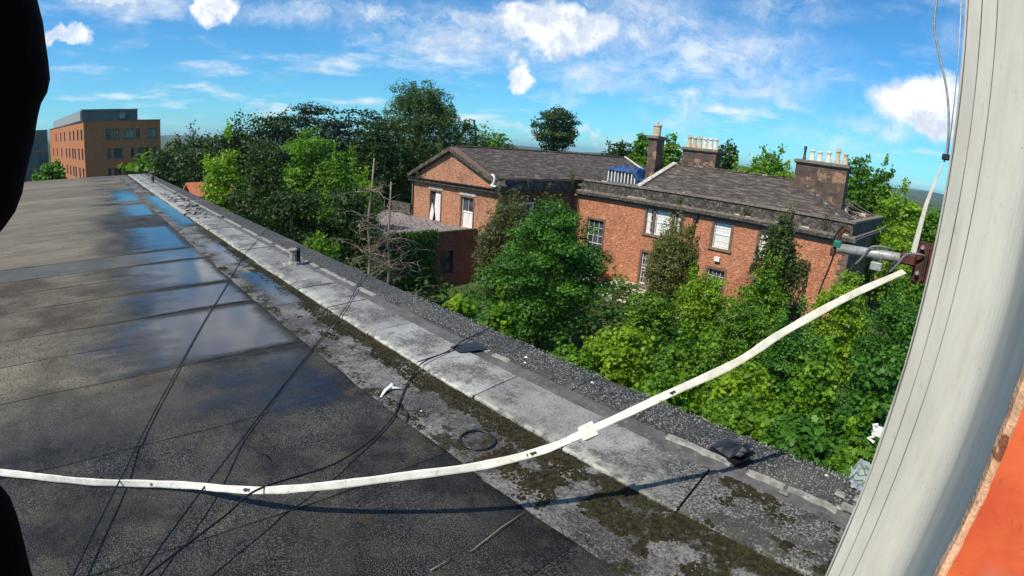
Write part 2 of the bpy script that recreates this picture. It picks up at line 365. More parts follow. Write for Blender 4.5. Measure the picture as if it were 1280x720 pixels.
def strand_cloud(rng, c, r, rz, nl, down=True, length=.55, spread=.03, core=.5):
    """leaves along hanging or rising strands that start on the crown"""
    ns = max(30, nl//45); d = sph(rng, ns)
    top = c+d*np.array([r*.92, r*.92, rz*.95])*rng.uniform(.5, 1, ns)[:, None]**.5
    idx = rng.integers(0, ns, nl); t = rng.uniform(0, 1, nl); L = rz*length*rng.uniform(.4, 1.2, ns)
    sway = rng.normal(size=(ns, 3))*np.array([1, 1, 0])*r*.10
    out = d*np.array([1, 1, 0])*r*.18
    s = -1 if down else 1
    p = top[idx]+out[idx]*(np.sqrt(t))[:, None]*(1 if down else -.3)+sway[idx]*(t**2)[:, None]
    p[:, 2] += s*L[idx]*t
    p += rng.normal(size=(nl, 3))*r*spread*(1+(0 if down else 1)*(1-t))[:, None]
    nm = rng.normal(size=(nl, 3))*.6+np.array([0, -.3, .5])
    tint = rng.uniform(.0, .65, ns)[idx]+rng.uniform(0, .4, nl)
    return p, nm, tint, top

def trunk_mesh(rng, base, top, r0, targets, nlimb=6):
    m = MB(); base = Vector(base); top = Vector(top); n = 6
    pts = [base.lerp(top, i/n)+Vector((rng.normal()*.12*r0*4, rng.normal()*.12*r0*4, 0))*(i/n) for i in range(n+1)]
    m.tube(pts, [r0*(1-.75*i/n) for i in range(n+1)], 7)
    for k in range(min(nlimb, len(targets))):
        t = Vector(targets[k]); i = int(rng.integers(2, n)); a = pts[i]
        mid = a.lerp(t, .5)+Vector((0, 0, -.06*(t-a).length))
        m.tube([a, mid, t], [r0*.4, r0*.25, r0*.08], 5)
    return m

def tree(name, style, X, Y, zt, r, zb, f, label, group=None, ctr=None):
    seed = int(abs(X*131+Y*17+zt*7)*10) % 100000; rng = np.random.default_rng(seed)
    D = math.hypot(X, Y); near = D < 19
    if not near: r *= 1.12; zt += .04*(zt-zb)
    root = thing(name, label, {'laurel_bush': 'bush', 'buddleia_bush': 'bush', 'climbing_plant': 'climbing plant'}.get(name, 'tree'), (X, Y, GZ), group)
    rz = (zt-zb)/2; c = np.array([X, Y, zb+rz])
    s = max(.085, min(.34, D*.0043)) if not near else .094
    if style in ('ivy', 'willow', 'feather', 'olive', 'poplar'): s *= .85
    area = 4*math.pi*r*((r+2*rz)/3)
    s *= 1.15; nl = int(min(38000, max(4000 if D > 19 else 9600, f*(2.3 if style in ('dark', 'pine', 'willow') else 1.9)*area/(s*s))))
    templ = 'maple' if near else 'leaf'
    if templ == 'maple': nl = int(nl*.72)
    nc = int(max(26, min(170, 14+area/(r*.36)**2*.55)))
    if style in ('willow',):
        p, nm, t, cc = clump_cloud(rng, c+np.array([0, 0, rz*.1]), r*.95, rz*.9, nl//2, nc, .30)
        p2, nm2, t2, _ = strand_cloud(rng, c, r, rz, nl//2, True, .45, .035)
        p, nm, t = np.concatenate([p, p2]), np.concatenate([nm, nm2]), np.concatenate([t, t2]); templ = 'thin'; s *= 1.25
    elif style == 'ivy':
        p, nm, t, cc = clump_cloud(rng, c, r*.9, rz, nl//2, nc, .30)
        p2, nm2, t2, _ = strand_cloud(rng, c, r*1.02, rz, nl//2, True, .35, .05)
        p, nm, t = np.concatenate([p, p2]), np.concatenate([nm, nm2]), np.concatenate([t, t2])
    elif style in ('feather', 'olive', 'poplar'):
        p, nm, t, cc = clump_cloud(rng, c-np.array([0, 0, rz*.08]), r*.85, rz*.9, nl//2, nc, .28)
        p2, nm2, t2, _ = strand_cloud(rng, c-np.array([0, 0, rz*.1]), r*.9, rz*.9, nl//2, False, .32 if style != 'poplar' else .3, .04)
        p, nm, t = np.concatenate([p, p2]), np.concatenate([nm, nm2]), np.concatenate([t, t2]); templ = 'thin'; s *= 1.25
    elif style == 'pine':
        p, nm, t, cc = clump_cloud(rng, c, r*1.15, rz, nl, nc, .28, .15, .55)
    else:
        if name in ('sycamore_tree',):       # pointed crown: several leading shoots
            p, nm, t, cc = clump_cloud(rng, c-np.array([0, 0, rz*.12]), r, rz*.88, int(nl*.8), nc, .24)
            q, n2, t2, _ = clump_cloud(rng, np.array([X, Y, zt-1.6]), r*.46, 1.9, int(nl*.10), 20, .4)
            q3, n3, t3, _ = clump_cloud(rng, np.array([X+r*.35, Y, zt-2.8]), r*.5, 2.2, int(nl*.10), 20, .4)
            p, nm, t = np.concatenate([p, q, q3]), np.concatenate([nm, n2, n3]), np.concatenate([t, t2, t3])
        else:
            p, nm, t, cc = clump_cloud(rng, c, r, rz, nl, nc, .36 if near else .33)
            # leading shoots break the outline
            nk = int(nl*.10); k = 9; tips = c+sph(rng, k)*np.array([r*.95, r*.95, rz*1.0]); tips[:, 2] = np.maximum(tips[:, 2], c[2])
            i = rng.integers(0, k, nk); q = tips[i]+rng.normal(size=(nk, 3))*r*np.array([.08, .08, .16])
            p = np.concatenate([p, q]); nm = np.concatenate([nm, rng.normal(size=(nk, 3))+np.array([0, 0, .6])]); t = np.concatenate([t, rng.uniform(.3, 1, nk)])
    st = {'pine': 'pine'}.get(style, style)
    r0 = max(.06, r*.07)
    trunk_mesh(rng, (X, Y, GZ-.1), (X, Y, c[2]+rz*.25), r0*1.3, cc[:7]).build('trunk', M['bark'], root, smooth=True)
    leaf_mesh('crown', p, nm, s, t, templ, rng, LM[st], root)
    return root

TREES = [
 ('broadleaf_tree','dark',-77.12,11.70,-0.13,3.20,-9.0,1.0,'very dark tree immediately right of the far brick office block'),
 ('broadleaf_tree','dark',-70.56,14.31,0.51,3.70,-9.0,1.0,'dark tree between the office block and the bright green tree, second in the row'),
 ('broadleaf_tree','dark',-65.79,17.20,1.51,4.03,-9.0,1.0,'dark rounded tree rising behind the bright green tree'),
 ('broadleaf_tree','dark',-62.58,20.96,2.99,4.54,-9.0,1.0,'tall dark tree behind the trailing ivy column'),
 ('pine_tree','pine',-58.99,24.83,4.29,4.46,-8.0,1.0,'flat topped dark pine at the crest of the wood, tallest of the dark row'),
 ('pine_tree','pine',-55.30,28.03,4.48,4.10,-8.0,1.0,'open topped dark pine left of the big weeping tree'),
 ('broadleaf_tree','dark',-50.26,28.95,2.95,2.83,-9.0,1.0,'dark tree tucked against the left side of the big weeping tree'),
 ('weeping_tree','willow',-54.83,36.73,7.66,5.09,-9.0,2.0,'big domed weeping tree, the tallest crown in the wood'),
 ('weeping_tree','willow',-49.71,40.31,3.18,1.63,-5.0,1.0,'thin drooping tree on the right shoulder of the big weeping tree'),
 ('broadleaf_tree','mid',-49.15,44.05,1.69,2.89,-6.0,1.0,'small rounded light green tree above the left end of the gabled roof'),
 ('broadleaf_tree','bright',-33.00,8.18,-0.01,1.58,-10.0,1.5,'bright lime green tree behind the far part of the parapet'),
 ('ivy_clad_tree','ivy',-29.53,9.43,0.87,1.15,-10.0,1.5,'narrow dark tree hung with trailing ivy strands'),
 ('broadleaf_tree','mid',-33.27,13.76,1.06,2.20,-9.0,1.6,'mid green leafy tree right of the trailing ivy column'),
 ('broadleaf_tree','mid',-29.76,14.26,-0.34,1.46,-9.0,1.2,'lower mid green tree just left of the dead trunks'),
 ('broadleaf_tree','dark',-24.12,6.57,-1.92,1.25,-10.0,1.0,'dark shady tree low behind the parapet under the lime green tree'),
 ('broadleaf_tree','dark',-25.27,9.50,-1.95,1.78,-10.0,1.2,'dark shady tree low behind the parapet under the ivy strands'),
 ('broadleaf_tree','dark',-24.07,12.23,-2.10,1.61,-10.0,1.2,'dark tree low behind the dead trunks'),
 ('broadleaf_tree','bright',-61.08,38.12,-1.79,4.65,-9.0,1.8,'light green tree mass against the left side of the brick gable'),
 ('broadleaf_tree','bright',-37.11,19.67,-2.38,1.56,-9.0,1.2,'light green tree seen between and behind the dead trunks'),
 ('laurel_bush','mid',-15.61,6.74,-2.60,1.06,-9.0,2.0,'spreading green bush left of the dead trunks, just over the parapet'),
 ('laurel_bush','dark',-14.53,7.82,-3.13,1.37,-9.0,1.8,'dark green bush around the feet of the dead trunks'),
 ('young_sycamore','bright',-8.92,7.26,-3.05,0.77,-8.0,2.2,'light green young sycamore close behind the parapet below the dark garden wall'),
 ('young_sycamore','mid',-9.32,9.07,-3.43,0.60,-9.0,1.5,'small green sycamore between the light green one and the big dark sycamore'),
 ('sycamore_tree','rich',-17.17,19.52,-2.35,3.15,-11.0,4.0,'big dark green pointed sycamore hiding the inner corner of the house'),
 ('buddleia_bush','olive',-22.90,22.35,-2.97,2.25,-11.0,3.0,'feathery olive green bush against the shaded side of the gabled wing'),
 ('buddleia_bush','feather',-15.13,29.33,-3.45,1.82,-11.0,3.0,'drooping yellowish bush in front of the two windowed house wall, tallest before the facade'),
 ('young_sycamore','bright',-10.36,23.85,-4.94,1.27,-9.5,1.6,'bright lime sapling standing right of the drooping yellowish bush'),
 ('climbing_plant','ivy',-9.40,31.63,-2.37,1.28,-9.0,2.5,'climbing plant covering the wall beside the cream boarded window'),
 ('climbing_plant','mid',-9.15,29.62,-5.12,1.34,-10.8,1.4,'leafy climber mound at the foot of the wall climber'),
 ('young_sycamore','mid',-11.74,20.93,-5.99,1.19,-10.0,1.6,'green sapling below the lower three part window'),
 ('young_sycamore','mid',-7.18,20.80,-5.18,1.22,-10.0,1.8,'green sapling in front of the right half of the facade'),
 ('young_sycamore','bright',-3.55,23.74,-3.54,1.40,-10.0,2.0,'bright green sapling under the end of the galvanised pipe'),
 ('young_sycamore','rich',-1.27,19.96,-2.97,1.08,-10.0,2.0,'dark green sycamore beside the window frame, under the rusty bracket'),
 ('young_sycamore','rich',-4.23,19.55,-4.84,1.19,-10.0,1.8,'dark green sapling behind the middle of the hanging white cable'),
 ('young_sycamore','mid',-9.13,11.90,-5.62,1.02,-9.0,2.2,'green sycamore crown at the foot of the big dark sycamore'),
 ('young_sycamore','bright',-8.47,13.58,-5.05,1.21,-9.0,2.4,'lime green sycamore crown in front of the pale garden steps'),
 ('young_sycamore','mid',-6.36,14.14,-4.86,1.15,-9.0,2.4,'mid green sycamore crown above the middle stretch of the white cable'),
 ('young_sycamore','bright',-4.02,12.89,-4.40,0.98,-8.5,2.4,'lime green sycamore crown crossed by the white cable'),
 ('young_sycamore','mid',-2.19,12.81,-3.77,1.00,-8.5,2.6,'broad leafy sycamore crown just right of the cable'),
 ('young_sycamore','rich',-0.68,11.98,-2.94,0.81,-8.0,2.4,'dark sycamore crown against the white frame, above the white clip'),
 ('young_sycamore','mid',-4.91,9.84,-4.51,0.82,-7.5,2.6,'near sycamore crown leaning over the parapet left of the cable'),
 ('young_sycamore','mid',-2.87,9.06,-3.97,0.75,-7.0,2.8,'near sycamore crown leaning over the parapet below the cable'),
 ('young_sycamore','rich',-1.44,8.38,-3.61,0.65,-7.0,2.8,'nearest big leaved sycamore crown, over the right end of the parapet'),
 ('young_sycamore','mid',-0.43,8.19,-3.27,0.49,-7.0,2.4,'big leaved sycamore crown in the corner between parapet and window frame'),
 ('round_tree','dark',-69.56,78.65,8.58,4.24,-2.5,1.6,'lone round topped dark tree standing above the slate ridge'),
 ('broadleaf_tree','dark',-42.43,61.84,1.84,2.46,-6.0,1.0,'dark low tree behind the blue covered rooflight'),
 ('poplar_tree','mid',-38.21,61.02,3.87,1.60,-6.0,1.0,'light feathery tree just left of the slender chimney'),
 ('poplar_tree','mid',-34.05,61.16,2.87,1.86,-6.0,1.0,'light feathery tree between the slender chimney and the six pot chimney'),
 ('broadleaf_tree','dark',-31.14,71.51,2.87,2.49,-6.0,1.0,'dark tree right of the middle chimney stack'),
 ('broadleaf_tree','bright',-25.46,65.21,0.46,2.53,-7.0,1.0,'low bright green tree over the middle of the main roof ridge'),
 ('broadleaf_tree','bright',-30.47,65.23,-0.09,2.64,-7.0,1.0,'low light green tree just right of the six pot stack'),
 ('broadleaf_tree','mid',-24.52,69.82,1.45,2.97,-7.0,1.0,'mid green rounded tree over the right part of the main ridge'),
 ('broadleaf_tree','bright',-19.70,65.08,0.94,1.93,-7.0,1.0,'small bright tree against the left side of the big chimney'),
 ('poplar_tree','mid',-24.06,72.09,3.38,2.49,-6.0,1.2,'two headed poplar left of the big right hand chimney'),
 ('poplar_tree','mid',-11.14,65.05,3.70,1.98,-8.0,1.4,'tall poplar immediately right of the big chimney'),
 ('poplar_tree','mid',-9.01,67.40,3.24,1.56,-8.0,1.1,'slimmer poplar at the right edge of the poplar pair'),
 ('broadleaf_tree','bright',-5.43,57.75,0.29,2.72,-11.0,2.0,'bright tree right of the collapsed roof corner'),
 ('broadleaf_tree','mid',-2.21,61.96,-1.22,2.44,-11.0,1.8,'mid green tree below the far hills beside the window frame'),
 ('broadleaf_tree','bright',-4.67,49.78,-2.88,2.36,-11.0,2.0,'bright leafy tree right of the shaded end wall'),
 ('broadleaf_tree','mid',-1.64,39.97,-4.52,1.86,-11.0,1.6,'mid green tree seen behind the rusty bracket'),

]
for a in TREES:
    tree(*a)

# far woods that read as one mass
def far_wood():
    rng = np.random.default_rng(5); root = MB().build('distant_woodland', None, None, kind='stuff')
    pts = []; 
    for az0, az1, d0, d1, h0, h1, n in ((-84, -60, 78, 110, -3.5, -1.0, 60), (-66, -10, 90, 150, -4.5, -.6, 170), (-20, 62, 85, 170, -5.5, -1.8, 420), (62, 130, 60, 140, -6, -2, 120)):
        for _ in range(n):
            a = math.radians(rng.uniform(az0, az1)+0); d = rng.uniform(d0, d1); r = rng.uniform(3, 6)
            # az measured from the parapet normal (Y) towards +X
            pts.append((d*math.sin(a), d*math.cos(a), rng.uniform(h0, h1), r))
    P, Nn, Tt = [], [], []
    for x, y, zt, r in pts:
        n = 280; rz = 5; c = np.array([x, y, zt-rz])
        p, nm, t, _ = clump_cloud(rng, c, r, rz, n, 14, .45); P.append(p); Nn.append(nm); Tt.append(t*.7+rng.uniform(0, .3))
    o = leaf_mesh('distant_woodland', np.concatenate(P), np.concatenate(Nn), .95, np.concatenate(Tt), 'quad', rng, LM['mid'], root)
    o.parent = None; bpy.data.objects.remove(root)
    o.name = 'distant_woodland'; tag(o, 'far belt of trees closing the view behind the house', 'woodland', None, 'stuff')
far_wood()

# low scrub on the ground between the two buildings
def undergrowth():
    rng = np.random.default_rng(9); root = MB().build('undergrowth', None, None, kind='stuff'); n = 42000
    x = rng.uniform(-62, 14, n); y = rng.uniform(3.2, 36.5, n); 
    keep = ~((x > -46) & (x < -30) & (y > 18) & (y < 29)); x = x[keep]; y = y[keep]
    h = .8+1.3*np.sin(x*.7)*np.cos(y*.5)+rng.uniform(0, 1.2, len(x))
    p = np.stack([x, y, GZ+np.maximum(.15, h*rng.uniform(.4, 1, len(x)))], 1)
    nm = rng.normal(size=(len(x), 3))*.5+np.array([0, 0, 1])
    o = leaf_mesh('undergrowth', p, nm, .30, rng.uniform(0, .6, len(x)), 'leaf', rng, LM['rich'], root)
    o.parent = None; bpy.data.objects.remove(root); o.name = 'undergrowth'
    tag(o, 'rough green undergrowth filling the ground between roof edge and old house', 'undergrowth', None, 'stuff')
undergrowth()

# two dead trunks
def dead_tree(X, Y, zt, label, seed, lean, nb):
    nb = int(nb*1.9)
    rng = random.Random(seed); root = thing('dead_tree', label, 'dead tree', (X, Y, GZ))
    H = zt-GZ; m = MB(); n = 14
    pts = [Vector((X+lean*(i/n)**2+rng.uniform(-.06, .06), Y+rng.uniform(-.06, .06), GZ+H*i/n)) for i in range(n+1)]
    m.tube(pts, [.085*(1-.9*i/n)+.010 for i in range(n+1)], 7); m.build('trunk', M['bark_dead'], root, smooth=True)
    for k in range(nb):
        t = rng.uniform(.66, 1.0); i = int(t*n); a = pts[i]; ang = rng.uniform(0, 6.28); L = rng.uniform(.5, 2.2)*(1.9-t*1.5)
        d = Vector((math.cos(ang), math.sin(ang), rng.uniform(-.1, .9))); b = MB()
        p = [a]; dd = d.copy()
        for j in range(5):
            dd = (dd+Vector((rng.uniform(-.45, .45), rng.uniform(-.45, .45), rng.uniform(-.55, .22)))).normalized(); p.append(p[-1]+dd*L/5)
        b.tube(p, [.011, .009, .008, .006, .004, .002], 4)
        for q in range(6):
            j = rng.randint(1, 4); e = p[j]; d2 = Vector((rng.uniform(-1, 1), rng.uniform(-1, 1), rng.uniform(-.4, .7))).normalized()
            f = e+d2*L*.22; b.tube([e, f, f+(d2+Vector((rng.uniform(-.6, .6), rng.uniform(-.6, .6), -.2)))*L*.16], [.006, .004, .002], 3)
        b.build('branch', M['bark_dead'], root, smooth=True)
dead_tree(-11.42, 6.25, -.45, 'bare bleached dead tree, left one of the pair beyond the parapet', 3, .15, 30)
dead_tree(-11.61, 6.92, -1.05, 'bare brownish dead tree, right one of the pair beyond the parapet', 8, .12, 30)
# ---------------------------------------------------------------- buildings
def wall_grid(m, axis, at, a0, a1, z0, z1, openings, depth, sgn, top=None):
    """wall face on plane axis=at between a0..a1, z0..z1 with rectangular openings and their reveals. sgn: outward direction along axis"""
    def P3(a, z, off=0):
        return (a, at-sgn*off, z) if axis == 'y' else (at-sgn*off, a, z)
    xs = sorted({a0, a1, *[o[0] for o in openings], *[o[1] for o in openings]}); zs = sorted({z0, z1, *[o[2] for o in openings], *[o[3] for o in openings]})
    for i in range(len(xs)-1):
        for j in range(len(zs)-1):
            cx, cz = (xs[i]+xs[i+1])/2, (zs[j]+zs[j+1])/2
            if any(o[0] < cx < o[1] and o[2] < cz < o[3] for o in openings): continue
            m.quad(P3(xs[i], zs[j]), P3(xs[i+1], zs[j]), P3(xs[i+1], zs[j+1]), P3(xs[i], zs[j+1]))
    for x0, x1, y0, y1 in openings:
        m.quad(P3(x0, y0), P3(x0, y1), P3(x0, y1, depth), P3(x0, y0, depth)); m.quad(P3(x1, y0), P3(x1, y1), P3(x1, y1, depth), P3(x1, y0, depth))
        m.quad(P3(x0, y1), P3(x1, y1), P3(x1, y1, depth), P3(x0, y1, depth)); m.quad(P3(x0, y0), P3(x1, y0), P3(x1, y0, depth), P3(x0, y0, depth))
def abox(m, axis, a0, a1, at0, at1, z0, z1):
    return m.box(a0, a1, min(at0, at1), max(at0, at1), z0, z1) if axis == 'y' else m.box(min(at0, at1), max(at0, at1), a0, a1, z0, z1)
def window(parent, axis, at, sgn, a0, a1, z0, z1, lights, rows, back='glass', surround='surround', fmat='white_paint', bw=.035, sw=.2, depth=.22, lab=None):
    """lights: list of (width share, columns); stone mullions between lights. back: material of the pane or board behind the bars"""
    w = MB(); f = .012
    if surround:      # architrave proud of the brick
        for b0, b1, c0, c1 in ((a0-sw, a0-.002, z0-.02, z1+sw), (a1+.002, a1+sw, z0-.02, z1+sw), (a0-.002, a1+.002, z1+.002, z1+sw)):
            abox(w, axis, b0, b1, at+sgn*.05, at-sgn*.02, c0, c1)
        root = w.build('window', M[surround], parent, label=lab)
        abox(MB(), axis, 0, 0, 0, 0, 0, 0)
        s = MB(); abox(s, axis, a0-sw-.08, a1+sw+.08, at+sgn*.13, at-sgn*.05, z0-.17, z0-.025); s.build('sill', M['coping_stone' if surround == 'surround' else surround], root)
    else:
        abox(w, axis, a0, a1, at-sgn*(depth-.04), at-sgn*depth, z0, z0+.06); root = w.build('window', M[fmat], parent, label=lab)
    fr = MB(); gl = None; tot = sum(l[0] for l in lights); x = a0; L = a1-a0; mull = .20
    free = L-mull*(len(lights)-1); bars = []
    for i, (share, cols) in enumerate(lights):
        x1 = x+free*share/tot
        e = .055
        for b in ((x, x+e, z0, z1), (x1-e, x1, z0, z1), (x+e, x1-e, z1-e, z1), (x+e, x1-e, z0, z0+e+.02), (x+e, x1-e, (z0+z1)/2-.03, (z0+z1)/2+.03)):
            abox(fr, axis, b[0], b[1], at-sgn*(depth-.08), at-sgn*(depth-.02), b[2], b[3])
        for c in range(1, cols):
            xx = x+e+(x1-x-2*e)*c/cols; bars.append((xx-bw/2, xx+bw/2, z0+e, z1-e, 0))
        for r in range(1, rows):
            zz = z0+(z1-z0)*r/rows
            if abs(zz-(z0+z1)/2) < .06: continue
            bars.append((x+e, x1-e, zz-bw/2, zz+bw/2, .003))
        x = x1
        if i < len(lights)-1:
            mm = MB(); abox(mm, axis, x+.003, x+mull-.003, at+sgn*.02, at-sgn*depth, z0, z1); mm.build('mullion', M['surround'], root); x += mull
    fr.build('frame', M[fmat], root)
    for b in bars:
        g = MB(); abox(g, axis, b[0], b[1], at-sgn*(depth-.06), at-sgn*(depth-.03-b[4]), b[2], b[3]); g.build('glazing_bar', M[fmat], root)
    p = MB(); abox(p, axis, a0-.05, a1+.05, at-sgn*depth, at-sgn*(depth+.04), z0-.05, z1+.05); p.build('pane', M[back], root)
    return root

def blinds(root, axis, at, sgn, a0, a1, z0, z1, m='white_paint'):
    b = MB(); abox(b, axis, a0, a1, at-sgn*.185, at-sgn*.2, z0, z1); b.build('blind', M[m], root)

# ---- old brick house
house = thing('brick_house', 'derelict two storey red brick house with slate roofs, gabled wing and chimney stacks', 'house', (-18, 44, GZ))
F = 37.4; XE = -6.2; XW = -30.2; YG = 28.3; XL = -42.8
fo = [(-28.35, -26.6, -10.1, -5.9), (-22.35, -19.2, -6.15, -4.1), (-22.35, -19.2, -10.45, -7.75), (-16.3, -14.9, -6.15, -4.1), (-16.3, -14.9, -10.45, -7.8), (-12.6, -11.2, -6.15, -4.1), (-12.6, -11.2, -10.45, -7.85)]
m = MB(); wall_grid(m, 'y', F, XW, XE, GZ, -3.9, fo, .3, -1); m.build('facade_wall', M['brick'], house)
m = MB(); wall_grid(m, 'x', XE, F, 53, GZ, -3.9, [], .3, 1); m.build('end_wall', M['stone_stack'], house, label='sooty shaded end wall')
m = MB(); m.quad((XW, 53, GZ), (XE, 53, GZ), (XE, 53, -2.5), (XW, 53, -2.5)); m.build('rear_wall', M['brick'], house)
for k in range(22):      # rusticated corner stones
    z = GZ+.2+k*.345; wdt = .62 if k % 2 else .40
    if z > -4.2: break
    q = MB(); q.bbox(XE-wdt, XE+.03, F-.03, F+(.62 if k % 2 == 0 else .4), z, z+.33, .01); q.build('corner_stone', M['stone_corner'] if 'stone_corner' in M else M['surround'], house)
m = MB(); m.box(XW, XE+.08, F-.09, F-.003, GZ, -10.72); m.build('plinth', M['cream_stone'], house)
m = MB(); m.box(XW+.1, XE+.12, F-.16, F-.003, -10.74, -10.62); m.build('string_course', M['coping_stone'], house)
window(house, 'y', F, -1, *fo[0], [(1, 3)], 6, 'glass', sw=.16, lab='tall stair window with white glazing bars')
w = window(house, 'y', F, -1, *fo[1], [(.5, 2), (1.3, 4), (.5, 2)], 4, 'glass', lab='upper three part window with white blinds'); 
blinds(w, 'y', F, -1, -21.45, -20.1, -6.05, -4.2); blinds(w, 'y', F, -1, -22.3, -22.0, -6.1, -4.15); blinds(w, 'y', F, -1, -19.5, -19.25, -6.1, -4.15)
w = window(house, 'y', F, -1, *fo[2], [(.5, 2), (1.3, 4), (.5, 2)], 5, 'glass'); blinds(w, 'y', F, -1, -20.9, -20.3, -9.9, -9.2)
w = window(house, 'y', F, -1, *fo[3], [(1, 4)], 4, 'glass', lab='upper window of four columns with pale blinds'); blinds(w, 'y', F, -1, -16.2, -15.0, -6.05, -4.25)
window(house, 'y', F, -1, *fo[4], [(1, 4)], 5, 'glass')
window(house, 'y', F, -1, *fo[5], [(1, 1)], 1, 'board', lab='window closed with a cream board')
window(house, 'y', F, -1, *fo[6], [(1, 4)], 5, 'glass')
m = MB(); m.bbox(-15.85, -15.4, F-.22, F-.003, -7.15, -6.8, .02); m.build('wall_vent', M['white_paint'], house)
m = MB(); m.tube([(-17.9, F-.12, -4.2), (-17.9, F-.12, -5.2), (-18.1, F-.12, -6.6)], .07, 8); m.box(-18.15, -17.65, F-.3, F-.01, -4.25, -4.0); m.build('downpipe', M['black'], house)
# cornice: steps of weathered stone, then the parapet and its coping
def cornice_run(pts, closed=False):
    """pts: outward offsets are along the given normals"""
for nm, y0, z0, z1, mt in (('lower_moulding', .10, -3.95, -3.78, 'surround'), ('cornice', .42, -3.78, -3.55, 'cornice'), ('cornice_shelf', .30, -3.55, -3.42, 'coping_stone'), ('parapet', -.0, -3.42, -2.58, 'cornice'), ('parapet_coping', .10, -2.58, -2.44, 'coping_stone')):
    m = MB(); yo = F-y0; xo = XE+y0
    x_in = -29.2 if nm.startswith('parapet') else XW+.36
    m.prism([(x_in, yo, z0), (xo, yo, z0), (xo, 53, z0), (xo-.5, 53, z0), (xo-.5, F+.35, z0), (x_in, F+.35, z0)], (0, 0, z1-z0)); m.build(nm, M[mt], house)
m = MB(); m.box(-29.25, -28.95, F+.02, 50, -3.4, -2.6); m.build('parapet', M['cornice'], house)
# loose stones and missing pieces along the parapet top
rs = random.Random(4)
for k in range(46):
    x = rs.uniform(-29, -6.5); w_ = rs.uniform(.15, .7); q = MB(); z = rs.choice([-3.42, -2.44]); y = F+rs.uniform(-.05, .15) if z > -3 else F-rs.uniform(.10, .26)
    q.bbox(x, x+w_, y-.08, y+.02, z, z+rs.uniform(.03, .10), .01); q.build('loose_stone', M['coping_stone' if k % 3 else 'rubble'], house)
# roofs
def roof_poly(name, polys, mt='slate', lab=None, th=.12):
    m = MB()
    for p in polys: m.prism(p, (0, 0, -th))
    return m.build(name, M[mt], house, label=lab)
ez = -2.72; rz_ = -.40
roof_poly('main_roof', [[(-24, 38.0, ez), (-6.9, 38.0, ez), (-12, 44.2, rz_), (-24, 44.2, rz_)], [(-24, 50.6, ez), (-24, 44.2, rz_), (-12, 44.2, rz_), (-10, 50.6, ez)], [(-6.9, 38.0, ez), (-6.9, 43.4, ez), (-11.4, 44.2, rz_-.12), (-12, 44.2, rz_)]])
for a, b, nm in (((-24, 44.2, rz_), (-12, 44.2, rz_), 'ridge_tile'), ((-12, 44.2, rz_), (-6.9, 38.0, ez), 'hip_tile')):
    a, b = Vector(a), Vector(b); n = int((b-a).length/.5)
    for i in range(n):
        if rs.random() < .08: continue
        p, q_ = a.lerp(b, (i+.04)/n), a.lerp(b, (i+.96)/n); t = MB(); t.tube([p+Vector((0, 0, .02)), q_+Vector((0, 0, .03))], .13, 6); t.build(nm, M['cornice'] if rs.random() < .8 else M['coping_stone'], house)
m = MB(); m.prism([(-24.25, 37.9, ez+.02), (-24.25, 44.3, rz_+.08), (-24.25, 50.6, ez), (-24.25, 50.6, -3.2), (-24.25, 37.9, -3.2)], (.42, 0, 0)); m.build('roof_verge', M['coping_stone'], house)
m = MB(); m.prism([(-24.30, 37.9, ez+.03), (-24.30, 44.3, rz_+.09), (-24.30, 44.3, rz_+.22), (-24.30, 37.9, ez+.16)], (.5, 0, 0)); m.build('verge_coping', M['rubble'], house, label='pale stone coping up the left edge of the main roof')
m = MB(); m.box(-30.2, -24.25, F+.36, 53, -3.15, -2.95); m.build('flat_roof', M['lead_grey'], house)
# collapsed corner behind the right stack
m = MB(); m.box(-12, -6.8, 43.6, 52.8, -3.6, -3.3); m.build('attic_floor', M['cornice'], house)
rr = random.Random(7)
for k in range(60):
    x = rr.uniform(-10.4, -6.9); y = rr.uniform(44.2, 51.5); s_ = rr.uniform(.15, .5); z = -3.3+rr.uniform(0, 1.5)*max(0, 1-abs(y-47.5)/4.2)
    v = [Vector((rr.uniform(-1, 1), rr.uniform(-1, 1), rr.uniform(-.5, .6)))*s_+Vector((x, y, z)) for _ in range(6)]
    q = MB(); q.add(v, [(0, 1, 2), (0, 2, 3), (0, 3, 4), (0, 4, 1), (5, 2, 1), (5, 3, 2), (5, 4, 3), (5, 1, 4)]); q.build('rubble', M['rubble'] if k % 3 else M['cornice'], house)
m = MB(); m.prism([(-10.6, 44.4, -3.3), (-7.6, 44.4, -3.3), (-8.2, 44.5, -2.0), (-9.4, 44.5, -1.2), (-10.6, 44.4, -.9)], (0, .35, 0)); m.build('broken_wall', M['rubble'], house, label='pale broken inner wall of the collapsed corner')
for k in range(7):
    q = MB(); y = 44.6+k*1.15; a = (-6.6, y, -2.6); b = (-9.2-rr.random(), y+.3, -2.0+rr.uniform(-.3, .9)); q.tube([a, b], .07, 4); q.build('rafter', M['cornice'], house)

